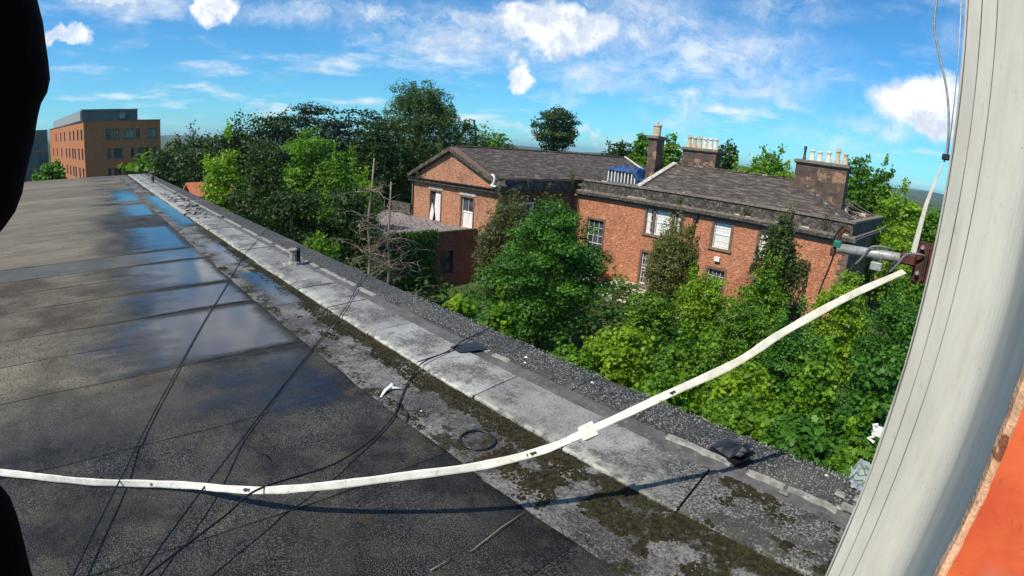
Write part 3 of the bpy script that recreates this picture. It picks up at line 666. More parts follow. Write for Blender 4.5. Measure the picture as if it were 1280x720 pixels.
# chimney stacks
def stack(x0, x1, y0, y1, z0, z1, lab, mt='stone_stack'):
    m = MB(); m.box(x0, x1, y0, y1, z0, z1-.30); r = m.build('chimney', M[mt], house, label=lab)
    c = MB(); c.box(x0-.10, x1+.10, y0-.10, y1+.10, z1-.30, z1-.20); c.box(x0-.2, x1+.2, y0-.2, y1+.2, z1-.198, z1-.03); c.box(x0-.05, x1+.05, y0-.05, y1+.05, z1-.028, z1+.04); c.build('cap', M['coping_stone'], r)
    return r
def pot(r, x, y, z, h, w, tone, crown=False):
    p = MB(); prof = [(w*1.15, 0), (w*1.05, h*.12), (w*.80, h*.5), (w*.72, h*.8), (w*1.0, h*.84), (w*1.02, h*.95), (w*.9, h), (w*.6, h), (w*.58, h*.85)]
    p.lathe((x, y, z), prof, 10)
    if crown:
        for k in range(6):
            a = k*math.pi/3; p.box(x+w*.75*math.cos(a)-.03, x+w*.75*math.cos(a)+.03, y+w*.75*math.sin(a)-.03, y+w*.75*math.sin(a)+.03, z+h, z+h+.13)
    p.build('chimney_pot', M[tone], r, smooth=False)
c1 = stack(-25.75, -24.85, 42.0, 43.3, -2.9, 2.0, 'slender free standing stack with one stout buff pot', 'brick_stack' if 'brick_stack' in M else 'stone_stack')
p = MB(); p.lathe((-25.3, 42.6, 2.04), [(.36, 0), (.36, .85), (.42, .87), (.42, 1.0), (.28, 1.0), (.28, .9)], 12); p.build('chimney_pot', M['pot'], c1)
p = MB(); p.lathe((-25.45, 42.75, 3.0), [(.12, -.2), (.12, .22), (.16, .24), (.16, .3), (.08, .3)], 8); p.build('chimney_pot', M['pot_pale'], c1)
c2 = stack(-23.55, -20.15, 44.6, 45.6, -.9, 1.32, 'wide stack with six buff pots standing on the ridge')
for i in range(6): pot(c2, -23.2+i*.54, 45.1, 1.36, .98, .225, 'pot' if i < 3 else 'pot_pale', i % 2 == 0)
c3 = stack(-12.45, -8.35, 43.2, 44.4, -3.0, 1.30, 'broad sooty stack with a row of mixed pale pots on the right hip')
for i, (dx, h, t) in enumerate(((0, .95, 'cornice'), (.62, .85, 'pot_pale'), (1.25, .8, 'pot_pale'), (1.95, .85, 'pot_pale'), (2.68, 1.05, 'pot'), (3.3, .85, 'pot'))):
    pot(c3, -12.0+dx, 43.8, 1.34, h, .13 if i == 0 else .21, t, i in (0, 4))

# gabled wing
wo = [(30.4, 31.9, -7.4, -4.7), (33.7, 35.3, -7.4, -4.7)]
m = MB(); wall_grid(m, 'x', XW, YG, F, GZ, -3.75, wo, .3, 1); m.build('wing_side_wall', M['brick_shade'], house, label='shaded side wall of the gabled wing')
go = [(-39.75, -38.15, -7.3, -4.5), (-35.15, -33.55, -7.15, -4.55)]
m = MB(); wall_grid(m, 'y', YG, XL+.25, XW, GZ, -3.75, go, .3, -1)
m.build('gable_wall', M['brick_wing'], house)
m = MB(); m.quad((XL+.25, YG, GZ), (XL+.25, 54, GZ), (XL+.25, 54, -3.4), (XL+.25, YG, -3.4)); m.build('wing_rear_wall', M['brick_wing'], house)
APX = -36.75
m = MB(); m.prism([(XL+.3, YG+.02, -3.5), (XW, YG+.02, -3.5), (XW-.6, YG+.02, -3.0), (APX, YG+.02, -.75), (XL+.6, YG+.02, -3.1)], (0, .3, 0)); m.build('pediment', M['brick_wing'], house)
for w0 in wo: window(house, 'x', XW, 1, *w0, [(1, 3)], 4, 'glass', surround='board', sw=.14)
w = window(house, 'y', YG, -1, *go[0], [(1, 1)], 1, 'glass', lab='gable window half covered by a torn pale board', sw=.13, fmat='surround')
b = MB(); b.prism([(-39.0, YG+.12, -7.2), (-38.2, YG+.12, -7.2), (-38.2, YG+.12, -4.6), (-39.1, YG+.12, -4.6), (-39.25, YG+.12, -6.0)], (0, .05, 0)); b.build('loose_board', M['board_pale'], w)
b = MB(); b.prism([(-40.0, YG-.05, -7.6), (-39.35, YG-.05, -7.45), (-39.2, YG+.02, -6.4), (-39.5, YG, -5.6)], (0, .04, 0)); b.build('fallen_board', M['board_pale'], w)
w = window(house, 'y', YG, -1, *go[1], [(1, 2)], 2, 'glass', lab='gable window with white boards over its lower part', sw=.13)
blinds(w, 'y', YG, -1, -35.05, -33.65, -7.1, -5.75, 'board_pale')
for (a0, a1, z0, z1) in go:
    b = MB(); b.box(a0-.3, a1+.3, YG-.06, YG-.003, z1+.15, z1+.42); b.build('lintel', M['rubble'], house)
m = MB(); m.prism([(XL-.2, YG-.45, -3.75), (XW+.45, YG-.45, -3.75), (XW+.45, F-.43, -3.75), (XW-.1, F-.43, -3.75), (XW-.1, YG+.3, -3.75), (XL-.2, YG+.3, -3.75)], (0, 0, .26)); m.build('cornice', M['cornice'], house)
m = MB(); m.prism([(XW+.5, YG-.5, -3.488), (XW+.62, YG-.5, -3.488), (XW+.62, F-.45, -3.488), (XW+.5, F-.45, -3.488)], (0, 0, .09)); m.prism([(XL-.3, YG-.6, -3.488), (XW+.62, YG-.6, -3.488), (XW+.62, YG-.503, -3.488), (XL-.3, YG-.503, -3.488)], (0, 0, .09)); m.build('gutter', M['black'], house)
m = MB(); m.box(XW-.35, XW-.05, YG+.35, F, -3.488, -2.7); m.build('wing_parapet', M['cornice'], house)
# raking cornice and wing roof
wr0 = -2.62; wrz = -.34
def rake(xa, za, xb, zb, name, y0, y1, th, mt):
    m = MB(); m.prism([(xa, y0, za), (xb, y0, zb), (xb, y0, zb+th), (xa, y0, za+th)], (0, y1-y0, 0)); m.build(name, M[mt], house)
rake(XL-.35, -3.42, APX, -.72, 'raking_cornice', YG-.42, YG+.35, .24, 'cornice'); rake(APX, -.72, XW+.3, -3.40, 'raking_cornice', YG-.42, YG+.35, .24, 'cornice')
rake(XL-.2, -3.10, APX, -.47, 'verge_coping', YG-.3, YG+.5, .12, 'surround'); rake(APX, -.47, XW-.2, -3.10, 'verge_coping', YG-.3, YG+.5, .12, 'surround')
roof_poly('wing_roof', [[(XW-.45, YG+.3, wr0), (XW-.45, 53.5, wr0), (APX, 55, wrz), (APX, YG+.3, wrz)], [(XL, YG+.3, -3.0), (APX, YG+.3, wrz), (APX, 55, wrz), (XL, 55, -3.0)], [(XW-.45, 53.5, wr0), (XW-.45, 60, wr0-.3), (APX, 55, wrz)]])
n = 52
for i in range(n):
    y = YG+.4+i*.5; t = MB(); t.tube([(APX, y+.02, wrz+.02), (APX, y+.48, wrz+.035)], .12, 6); t.build('ridge_tile', M['cornice'], house)
m = MB(); m.prism([(XW-.55, 52.8, wr0+.1), (APX, 54.6, wrz+.12), (APX, 54.9, wrz+.12), (XW-.55, 53.3, wr0+.1)], (0, 0, .1)); m.build('hip_flashing', M['board'], house)
m = MB(); m.tube([(XL+.15, YG-.12, -3.6), (XL+.15, YG-.12, GZ+.2)], .06, 8); m.build('downpipe', M['coping_stone'], house)
m = MB(); m.tube([(XW-.15, YG-.12, -3.9), (XW-.15, YG-.12, GZ+.2)], .06, 8); m.build('downpipe', M['black'], house)
m = MB(); m.tube(smooth_path([(XW-.9, YG-.35, -2.35), (XW-.55, YG-.38, -2.5), (XW-.55, YG-.4, -3.0), (XW-.8, YG-.42, -3.2), (XW-.2, YG-.45, -3.25)], 4), .09, 7); m.build('bent_pipe', M['white_paint'], house, label='broken white pipe hanging at the gable corner')

# blue covered rooflight on the flat roof
rl = thing('rooflight', 'roof box under a blue tarpaulin, on the flat roof beside the slender chimney', 'rooflight', (-27, 42, -2.95))
x0, x1, y0, y1 = -29.3, -26.1, 41.0, 43.6
m = MB(); m.box(x0, x1, y0, y1, -2.95, -2.55); m.build('kerb', M['lead_grey'], rl)
for k in range(9):
    q = MB(); x = x0+.1+k*(x1-x0-.2)/8; q.box(x-.05, x+.05, y0, y0+.08, -2.55, -1.45); q.build('upright', M['white_paint'], rl)
m = MB(); m.box(x0+.1, x1-.1, y0+.1, y1-.1, -2.548, -1.5); m.build('side_pane', M['glass'], rl)
rt = random.Random(2); m = MB(); nx, ny = 14, 8; g = []
for i in range(nx+1):
    for j in range(ny+1):
        e = 1 if (i in (0, nx) or j in (0, ny)) else 0
        g.append((x0-.15+(x1-x0+.7)*i/nx, y0-.15+(y1-y0+.3)*j/ny, -1.15-.33*e+rt.uniform(-.10, .12)-(.75 if i >= nx-1 else 0)))
m.add(g, [(i*(ny+1)+j, (i+1)*(ny+1)+j, (i+1)*(ny+1)+j+1, i*(ny+1)+j+1) for i in range(nx) for j in range(ny)])
m.build('tarpaulin', M['tarp'], rl)
m = MB(); m.tube(smooth_path([(-26.3, 40.9, -1.5), (-25.9, 41.0, -2.1), (-26.0, 41.1, -2.7)], 4), .16, 6); m.build('tarpaulin_fold', M['tarp'], rl)

# weeds growing on the parapets, in one clump each
def weed(X, Y, Z, h, w_, style, n, label):
    rng = np.random.default_rng(int(abs(X*77+Z*13))); root = thing('weed', label, 'weed', (X, Y, Z), 'weeds rooted along the old parapets')
    ns = 9; i = rng.integers(0, ns, n); tips = np.stack([rng.normal(0, w_*.45, ns), rng.normal(0, w_*.3, ns), h*rng.uniform(.5, 1, ns)], 1); t = rng.uniform(.1, 1, n)[:, None]
    p = np.array([X, Y, Z])+tips[i]*t+rng.normal(size=(n, 3))*.05
    leaf_mesh('foliage', p, rng.normal(size=(n, 3))+np.array([0, -.5, .5]), .13, rng.uniform(0, 1, n), 'thin', rng, LM[style], root)
    m = MB(); [m.tube([(X, Y, Z-.05), (X+tips[k][0], Y+tips[k][1], Z+tips[k][2])], [.015, .004], 4) for k in range(ns)]; m.build('stem', M['bark_dead'], root)
for a in ((-30.1, 36.9, -3.0, 1.3, .8, 'feather', 420, 'yellow green weed in the inner corner where wing and main parapet meet'),
          (-30.2, 31.3, -3.4, 1.0, .8, 'olive', 260, 'brown weed half way along the wing parapet'), (-30.2, 33.6, -3.4, .8, .7, 'olive', 200, 'low brown weed on the wing parapet between two others'),
          (-10.6, F-.15, -3.4, 1.6, .5, 'feather', 260, 'tall thin weed on the cornice above the wall climber'), (-13.9, F-.15, -3.4, .9, .5, 'olive', 120, 'small weed on the cornice above the cream boarded window'),
          (-8.0, F-.1, -3.4, 1.5, .5, 'olive', 200, 'dry weed on the cornice near the right hand house corner'), (-19.5, F-.1, -3.4, .8, .6, 'rich', 140, 'green weed on the cornice above the upper three part window'),
          (-31.0, YG-.2, -3.45, 1.2, .9, 'olive', 380, 'bushy weed on the sloping gable cornice, right side'), (-41.5, YG-.3, -3.3, .9, 1.0, 'ivy', 300, 'dark weed at the left foot of the gable')):
    weed(*a)

# ---- ruined low building against the gable
ext = thing('garden_building', 'roofless looking low brick building with mossy coping and grey rubble roof below the gable', 'outbuilding', (-38, 24, GZ))
ez2 = -7.1; ex0, ex1, ey0, ey1 = -46, -32.8, 18.6, 28.2
m = MB()
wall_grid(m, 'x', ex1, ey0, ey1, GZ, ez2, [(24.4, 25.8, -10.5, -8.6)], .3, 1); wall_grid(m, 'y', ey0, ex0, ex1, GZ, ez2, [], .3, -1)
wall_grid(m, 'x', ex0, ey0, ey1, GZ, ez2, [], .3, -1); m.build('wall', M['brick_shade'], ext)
for a, b in ((24.4, 25.8),):
    q = MB(); q.box(ex1-.34, ex1-.28, a-.05, b+.05, -10.55, -8.55); q.build('window', M['glass'], ext)
def mossy_stone(N, b):
    p = N.pos(); c = N.mix(N.step(N.noise(p, 1.8, 5, .7), .4, .6), (.16, .14, .11), (.07, .10, .02)); N.put(b.inputs['Base Color'], c); b.inputs['Roughness'].default_value = 1
    N.put(b.inputs['Normal'], N.bump(N.noise(p, 14, 4), .8, .03))
M['mossy'] = mat('mossy_stone', mossy_stone)
m = MB(); m.box(ex1-.28, ex1+.08, ey0-.08, ey1, ez2, ez2+.13); m.box(ex0-.05, ex1-.282, ey0-.08, ey0+.28, ez2, ez2+.13); m.build('coping', M['mossy'], ext)
m = MB(); m.box(ex0+.1, ex1-.3, ey0+.3, ey1, ez2-.25, ez2-.1); m.build('roof', M['lead_rubble'] if 'lead_rubble' in M else M['coping_stone'], ext)
m = MB(); m.box(ex0, XL+.2, ey1-.3, ey1, ez2+.0, ez2+1.0); m.build('rear_wall', M['cornice'], ext)
rr = random.Random(12); q = MB()
for k in range(900):
    x = rr.uniform(ex0+.3, ex1-.5); y = rr.uniform(ey0+.5, ey1-.2); s_ = rr.uniform(.04, .16); a = rr.uniform(0, 3.1)
    dx, dy = math.cos(a)*s_*2, math.sin(a)*s_*2
    q.add([(x-dx, y-dy, ez2-.1), (x+dy*.6, y-dx*.6, ez2-.1), (x+dx, y+dy, ez2-.1), (x-dy*.6, y+dx*.6, ez2-.1), (x, y, ez2-.1+s_)], [(0, 1, 4), (1, 2, 4), (2, 3, 4), (3, 0, 4)])
M['grey_rubble'] = simple('purple_grey_rubble', (.24, .20, .20), 1, .4, 3, .5)
q.build('rubble', M['grey_rubble'], ext, kind='stuff')

def wall_ivy(label, axis, at, sgn, a0, a1, z0, z1, n, style, seed, loc):
    rng = np.random.default_rng(seed); root = thing('ivy', label, 'ivy', loc)
    a = rng.uniform(a0, a1, n); z = z0+(z1-z0)*rng.uniform(0, 1, n)**.9; off = np.abs(.12+.22*np.sin(a*2.1)*np.cos(z*1.7)+rng.normal(0, .14, n))
    keep = (np.sin(a*1.3+z)+np.cos(z*2.1-a*.7)+rng.normal(0, .6, n)) > -1.0; a, z, off = a[keep], z[keep], off[keep]
    o = at+sgn*off; p = np.stack([a, o, z], 1) if axis == 'y' else np.stack([o, a, z], 1)
    nm = rng.normal(size=(len(p), 3))*.5+(np.array([0, sgn, .3]) if axis == 'y' else np.array([sgn, 0, .3]))
    leaf_mesh('foliage', p, nm, .16, rng.uniform(0, .8, len(p)), 'leaf', rng, LM[style], root)
    m = MB(); [m.tube([(loc[0]+(0 if axis == 'y' else .03*sgn), loc[1]+(.03*sgn if axis == 'y' else 0), z0), ((a0+a1)/2+k-1, at+.03*sgn, z1-.5) if axis == 'y' else (at+.03*sgn, (a0+a1)/2+k-1, z1-.5)], [.04, .01], 5) for k in range(3)]; m.build('stem', M['bark'], root)
wall_ivy('ivy sheet covering the near end of the dark garden building wall', 'x', ex1, 1, 18.4, 24.0, GZ, ez2+.35, 9000, 'rich', 1, (ex1, 21, GZ))
wall_ivy('ivy over the front wall and coping of the garden building', 'y', ey0, -1, -46, -32.8, GZ, ez2+.4, 9000, 'mid', 2, (-39, ey0, GZ))
wall_ivy('thin ivy on the shaded wing wall below its windows', 'x', XW, 1, 29, 37, GZ, -7.2, 4200, 'ivy', 3, (XW, 33, GZ))
wall_ivy('brown creeper on the facade left of the wall climber', 'y', F, -1, -11.3, -8.6, GZ, -5.6, 2600, 'olive', 4, (-10, F, GZ))

# terrace steps in the garden
st = thing('garden_steps', 'broken cream stone steps and terrace wall at the foot of the house', 'steps', (-20, 35, GZ))
for k in range(5):
    q = MB(); q.bbox(-22.3, -15.5, 35.9-k*.42, 36.32-k*.42, GZ, -10.75-k*.15, .02); q.build('step', M['cream_stone'], st)
q = MB(); q.box(-24.4, -22.35, 33.6, 37.2, GZ, -10.5); q.build('terrace_wall', M['cream_stone'], st); q = MB(); q.box(-15.45, -9.5, 34.6, 35.1, GZ, -10.6); q.build('terrace_wall', M['cream_stone'], st)
rng = np.random.default_rng(3); rp = thing('red_leaved_shrub', 'small red leaved shrub by the pale steps at the foot of the house', 'shrub', (-24.6, 35.4, GZ))
d = sph(rng, 1500); leaf_mesh('crown', np.array([-24.6, 35.6, -10.6])+d*.75*rng.uniform(.4, 1, (1500, 1)), d+rng.normal(size=(1500, 3))*.5, .12, rng.uniform(0, 1, 1500), 'leaf', rng, M['red_leaf'], rp)
m = MB(); m.tube([(-24.6, 35.6, GZ), (-24.6, 35.6, -10.7)], .04, 5); m.build('stem', M['bark'], rp)

# ---- office block beyond the end of the roof
off = thing('office_block', 'orange brick office block with rows of windows and grey roof storey', 'office building', (-100, 5, GZ))
TZ = 2.65
wr = [[(3.3, 4.1, 'glass'), (4.35, 5.25, 'glass_green'), (5.95, 7.25, 'glass_green'), (7.6, 8.15, 'glass'), (9.2, 10.55, 'glass_green')],
      [(3.4, 4.0, 'glass_green'), (4.3, 5.6, 'glass'), (6.75, 7.3, 'glass'), (7.75, 8.6, 'glass_green'), (8.85, 9.35, 'glass'), (9.95, 10.5, 'glass_green')],
      [(3.45, 3.9, 'glass'), (4.3, 5.3, 'glass'), (6.1, 7.2, 'glass_green'), (7.7, 8.1, 'glass'), (8.5, 9.3, 'glass'), (10.1, 10.6, 'glass_green')], [(3.4, 4.3, 'glass'), (6, 7.2, 'glass'), (9, 10.3, 'glass')]]
rows_z = [(.2, 1.5), (-2.55, -1.2), (-5.3, -3.95), (-8.1, -6.8)]
op = [(a, b, z0, z1) for r, (z0, z1) in zip(wr, rows_z) for a, b, _ in r]
m = MB(); wall_grid(m, 'x', -85, .3, 11.1, GZ, TZ, op, .25, 1); m.build('front_wall', M['brick_office'], off)
for r, (z0, z1) in zip(wr, rows_z):
    for a, b, g in r:
        w = MB(); w.box(-85.29, -85.24, a-.03, b+.03, z0-.03, z1+.03); w = w.build('window', M[g], off)
        f = MB(); e_ = .08; o_ = [(a, z0), (b, z0), (b, z1), (a, z1)]; i_ = [(a+e_, z0+e_), (b-e_, z0+e_), (b-e_, z1-e_), (a+e_, z1-e_)]
        f.add([(-85.17, y_, z_) for y_, z_ in o_+i_]+[(-85.235, y_, z_) for y_, z_ in i_], [(k, (k+1) % 4, 4+(k+1) % 4, 4+k) for k in range(4)]+[(4+k, 4+(k+1) % 4, 8+(k+1) % 4, 8+k) for k in range(4)]); f.build('frame', M['lead_grey'], w)
        if b-a > .8:
            f = MB(); f.box(-85.235, -85.165, (a+b)/2-.04, (a+b)/2+.04, z0+e_+.002, z1-e_-.002); f.build('mullion', M['lead_grey'], w)
        s = MB(); s.box(-85.1, -84.94, a-.08, b+.08, z0-.12, z0-.01); s.build('sill', M['lead_grey'], w)
# long side receding to the left
A = Vector((-85, .3, 0)); B = Vector((-131, -6.65, 0)); T_ = (B-A).normalized(); Nn = Vector((-T_.y, T_.x, 0)); Nn = Nn if Nn.y < 0 else -Nn
LEN = (B-A).length; u1 = [(d-85)/46*LEN for d in (86.4, 90, 94.3, 98.6, 105.6, 111, 118.5)]; u2 = [(d-85)/46*LEN for d in (86.2, 89.6, 93.6, 96.2, 100, 104, 110.5, 117.5, 124)]
m = MB(); ops = []
for us, (z0, z1) in zip((u1, u2, u2, u1), rows_z): ops += [(u, u+1.5, z0-.15, z1+.1) for u in us]
us_ = sorted({0, LEN, *[o[0] for o in ops], *[o[1] for o in ops]}); zs_ = sorted({GZ, TZ, *[o[2] for o in ops], *[o[3] for o in ops]})
def PT(u, z, off_=0): q = A+T_*u-Nn*off_; return (q.x, q.y, z)
for i in range(len(us_)-1):
    for j in range(len(zs_)-1):
        cu, cz = (us_[i]+us_[i+1])/2, (zs_[j]+zs_[j+1])/2
        if any(o[0] < cu < o[1] and o[2] < cz < o[3] for o in ops): continue
        m.quad(PT(us_[i], zs_[j]), PT(us_[i+1], zs_[j]), PT(us_[i+1], zs_[j+1]), PT(us_[i], zs_[j+1]))
m.build('side_wall', M['brick_office'], off)
for o in ops:
    w = MB(); w.quad(PT(o[0]-.02, o[2]-.02, .25), PT(o[1]+.02, o[2]-.02, .25), PT(o[1]+.02, o[3]+.02, .25), PT(o[0]-.02, o[3]+.02, .25)); w = w.build('window', M['glass'], off)
    f = MB(); 
    o_ = [(o[0], o[2]), (o[1], o[2]), (o[1], o[3]), (o[0], o[3])]; i_ = [(o[0]+.07, o[2]+.07), (o[1]-.07, o[2]+.07), (o[1]-.07, o[3]-.07), (o[0]+.07, o[3]-.07)]
    f.add([PT(u_, z_, .004) for u_, z_ in o_]+[PT(u_, z_, .22) for u_, z_ in i_], [(k, (k+1) % 4, 4+(k+1) % 4, 4+k) for k in range(4)])
    f.build('frame', M['lead_grey'], w)
m = MB(); m.quad((-85, 11.1, GZ), (-131, 14, GZ), (-131, 14, TZ), (-85, 11.1, TZ)); m.quad((-131, -6.65, GZ), (-131, 14, GZ), (-131, 14, TZ), (-131, -6.65, TZ)); m.build('rear_wall', M['brick_office'], off)
m = MB(); m.prism([(-84.95, .2, TZ), (-84.95, 11.15, TZ), (-131, 14.1, TZ), (-131, -6.75, TZ)], (0, 0, .12)); m.build('roof_edge', M['office_top'], off)
m = MB(); m.prism([(-85.6, .1, TZ+.12), (-85.6, 7.9, TZ+.12), (-128, 9, TZ+.12), (-128, -5.6, TZ+.12), (-110, -3.2, TZ+.12)], (0, 0, 1.45)); m.build('roof_storey', M['office_top'], off)
m = MB(); m.prism([(-86, -.12, TZ+.15), (-110, -3.5, TZ+.15), (-126, -5.6, TZ+.15), (-126, -5.4, TZ+.15), (-110, -3.21, TZ+.15), (-86, .02, TZ+.15)], (0, 0, 1.3)); m.build('side_cladding', M['office_top_pale'], off)
m = MB(); m.box(-85.5, -85.1, 5.4, 6.1, TZ+.3, TZ+1.1); m.build('roof_plant', M['office_top_pale'], off)
m = MB(); m.box(-85.62, -85.4, .0, 8.0, TZ+1.58, TZ+1.68); m.build('roof_trim', M['black'], off)
gb = thing('glass_building', 'blue green glazed block left of the brick offices', 'office building', (-135, -10, GZ))
m = MB(); m.box(-150, -131.5, -16, -7.2, GZ, 2.7); m.build('core', M['glass_blue'], gb)
for k in range(9):
    q = MB(); q.box(-131.5, -131.35, -15.9+k*1.08, -15.8+k*1.08, GZ, 2.7); q.build('mullion', M['office_top'], gb)
for k in range(4):
    q = MB(); q.box(-131.5, -131.3, -16, -7.2, -9+k*3.6, -8.7+k*3.6); q.build('floor_band', M['office_top'], gb)
tree('broadleaf_tree', 'mid', -62, -3.2, -2.1, 1.6, -6, 1, 'small green tree at the foot of the glazed block')
ob = thing('outbuilding', 'small brick outbuilding with an orange roof beyond the lime green tree', 'outbuilding', (-49, 10.5, GZ))
m = MB(); m.box(-52, -47.5, 8.9, 12.6, GZ, -4.9); m.build('wall', M['brick_office'], ob)
m = MB(); m.prism([(-47.1, 8.6, -4.9), (-47.1, 12.9, -4.9), (-49.8, 12.9, -3.9), (-49.8, 8.6, -3.9)], (0, 0, -.15)); m.prism([(-52.4, 8.6, -4.9), (-52.4, 12.9, -4.9), (-49.8, 12.9, -3.9), (-49.8, 8.6, -3.9)], (0, 0, -.15)); m.build('roof', M['orange_roof'], ob)
m = MB(); m.box(-49, -44, 13.0, 13.3, GZ, -5.2); m.build('yard_wall', M['brick_office'], ob)
hw = MB()   # far white house speck behind the ridge
hw.box(-92.8, -89.5, 150, 154, GZ, -.2); hw.prism([(-93, 149.8, -.2), (-89.3, 149.8, -.2), (-91.1, 149.8, 1.0)], (0, 4.5, 0)); 
hw.build('far_house', M['white_paint'], cat='house', label='tiny white house on the horizon above the slate roof')

# ---------------------------------------------------------------- ground, hills
def ground_f(N, b):
    p = N.pos(); n = N.noise(p, .02, 5, .6); c = N.mix(N.step(n, .42, .6), (.05, .075, .018), (.10, .14, .035)); c = N.mix(N.step(N.noise(p, .3, 4), .4, .7), c, (.03, .04, .012))
    N.put(b.inputs['Base Color'], c); b.inputs['Roughness'].default_value = 1
M['ground'] = mat('rough_ground', ground_f)
def disc(name, z, R, n=64):
    m = MB(); m.add([(R*math.cos(2*math.pi*k/n), R*math.sin(2*math.pi*k/n), z) for k in range(n)]+[(0, 0, z)], [(k, (k+1) % n, n) for k in range(n)]); return m
disc('ground', GZ, 7000).build('ground', M['ground'], kind='structure')
def hills_f(N, b):
    p = N.pos(); n = N.noise(p, .006, 6, .6); c = N.mix(N.step(n, .42, .58), (.035, .065, .018), (.12, .16, .05)); c = N.mix(N.step(N.noise(p, .03, 4), .5, .6), c, (.025, .045, .015))
    N.put(b.inputs['Base Color'], c); b.inputs['Roughness'].default_value = 1
M['hills'] = mat('hill_fields', hills_f)
m = MB(); na, nr = 180, 12; vs = []
for i in range(na):
    a = math.radians(-100+i*240/na)      # from the parapet normal towards +X
    az = math.degrees(a)
    top = .05+.12*math.sin(az*.21)+.07*math.sin(az*.53+1)
    top += .48*math.exp(-((az+3.5)/4.5)**2)
    for j in range(nr):
        d = 1700+j*230; t = j/(nr-1); prof = math.sin(min(1, t*1.25)*math.pi/2)**1.5*(1 if t < .85 else 1-(t-.85)*2)
        h = GZ-1+(d*math.tan(math.radians(top))+LIFT+1)*max(0, prof)+6*math.sin(i*1.3+j)*prof
        vs.append((d*math.sin(a), d*math.cos(a), h))
m.add(vs, [(i*nr+j, (i+1)*nr+j, (i+1)*nr+j+1, i*nr+j+1) for i in range(na-1) for j in range(nr-1)])
m.build('hills', M['hills'], kind='structure', smooth=True)
# ---------------------------------------------------------------- our flat roof
RZ = -1.6; XF = -27.0; XN = .0        # roof level, far end, near end (the wall we look out of)
def wetmask(N, q):
    """standing damp: lies in the low strip beside the gutter, spreads over the near bays"""
    p = N.pos()
    edge = N.math('ADD', q[1], N.math('MULTIPLY_ADD', N.noise(p, 1.1, 4, .6), 1.6, -.8))
    along = N.math('ADD', q[0], N.math('MULTIPLY_ADD', N.noise(p, .8, 3), 1.6, -.8))
    low = N.step(edge, -.35, .75)                       # towards the gutter
    near = N.step(along, -4.6, -3.0)
    return low, near, along
def felt_f(N, b):
    p = N.pos(); q = N.xyz(p); low, near, along = wetmask(N, q)
    # streaks run with the fall of the roof
    st = N.noise(N.vmath('MULTIPLY', p, (2.6, .55, 1)), 1.5, 6, .65)
    dry = N.mix(N.step(st, .35, .65), (.135, .115, .080), (.205, .175, .125))
    dry = N.mix(N.math('MULTIPLY', N.step(N.noise(p, 14, 5, .75), .54, .68), .7), dry, (.075, .052, .036))
    mossy = N.mix(N.step(N.noise(p, 45, 4, .7), .45, .62), (.045, .040, .032), (.12, .085, .05))
    dry = N.mix(N.math('MULTIPLY', N.step(N.noise(p, 60, 4, .85), .52, .58), N.step(along, -10, -6)), dry, (.045, .036, .026))
    dry = N.mix(N.math('MULTIPLY', N.step(N.noise(p, .8, 4, .6), .44, .62), N.step(along, -9, -6.5)), dry, mossy)
    wet = N.mix(N.step(N.noise(p, 2.1, 6, .75), .42, .60), (.006, .0055, .005), (.026, .023, .019))
    wet = N.mix(N.math('MULTIPLY', N.step(N.noise(p, 4, 6, .75), .50, .62), .85), wet, (.040, .031, .017))
    grit = N.noise(p, 150, 3, .8); grit2 = N.voro(p, 210, 'Color')
    g = N.math('MULTIPLY', N.step(grit, .50, .60), N.math('MULTIPLY_ADD', N.step(N.noise(p, 1.7, 5, .65), .38, .60), .7, .3))
    wet = N.mix(N.math('MULTIPLY', g, .85), wet, (.135, .126, .110))
    damp = N.math('MAXIMUM', near, N.math('MULTIPLY', low, N.step(along, -16, -11)))
    damp = N.math('MAXIMUM', damp, N.math('MULTIPLY', low, N.step(st, .48, .58)))
    c = N.mix(damp, dry, wet)
    rnd = N.new('ShaderNodeObjectInfo').outputs['Random']
    c = N.mix(1, c, N.ramp(rnd, [(0, .84), (1, 1.16)]), 'MULTIPLY')
    N.put(b.inputs['Base Color'], c)
    rg = N.mix(damp, (.95, .95, .95), (.62, .62, .62)); N.put(b.inputs['Roughness'], rg); b.inputs['Specular IOR Level'].default_value = .22
    h = N.math('ADD', N.math('MULTIPLY', N.noise(p, 120, 3, .6), .6), N.math('MULTIPLY', N.noise(p, 9, 4), 1.0))
    N.put(b.inputs['Normal'], N.bump(h, .55, .006))
M['felt'] = mat('bitumen_felt', felt_f)
def gutter_f(N, b):
    p = N.pos(); q = N.xyz(p)
    base = N.mix(N.step(N.noise(p, 2.6, 6, .7), .40, .60), (.06, .057, .05), (.21, .20, .18))
    base = N.mix(N.math('MULTIPLY', N.step(N.noise(p, 90, 4, .85), .52, .62), .8), base, (.30, .29, .265))
    base = N.mix(N.math('MULTIPLY', N.step(N.noise(p, 55, 4, .85), .50, .57), .85), base, (.030, .027, .022))
    edge = N.math('ADD', N.step(q[1], 1.62, 2.0), N.math('MULTIPLY', N.step(q[1], 1.66, 1.50), .35))
    mo = N.math('ADD', N.noise(p, 5, 6, .72), N.math('MULTIPLY', edge, .17))
    mossc = N.mix(N.step(N.noise(p, 60, 3), .4, .6), (.012, .010, .005), (.042, .034, .010))
    base = N.mix(N.step(mo, .56, .64), base, mossc)
    N.put(b.inputs['Base Color'], base); b.inputs['Roughness'].default_value = .9
    N.put(b.inputs['Normal'], N.bump(N.math('ADD', N.noise(p, 110, 3), N.math('MULTIPLY', N.step(mo, .54, .66), 1.2)), .6, .008))
M['gutter'] = mat('gutter_felt', gutter_f)
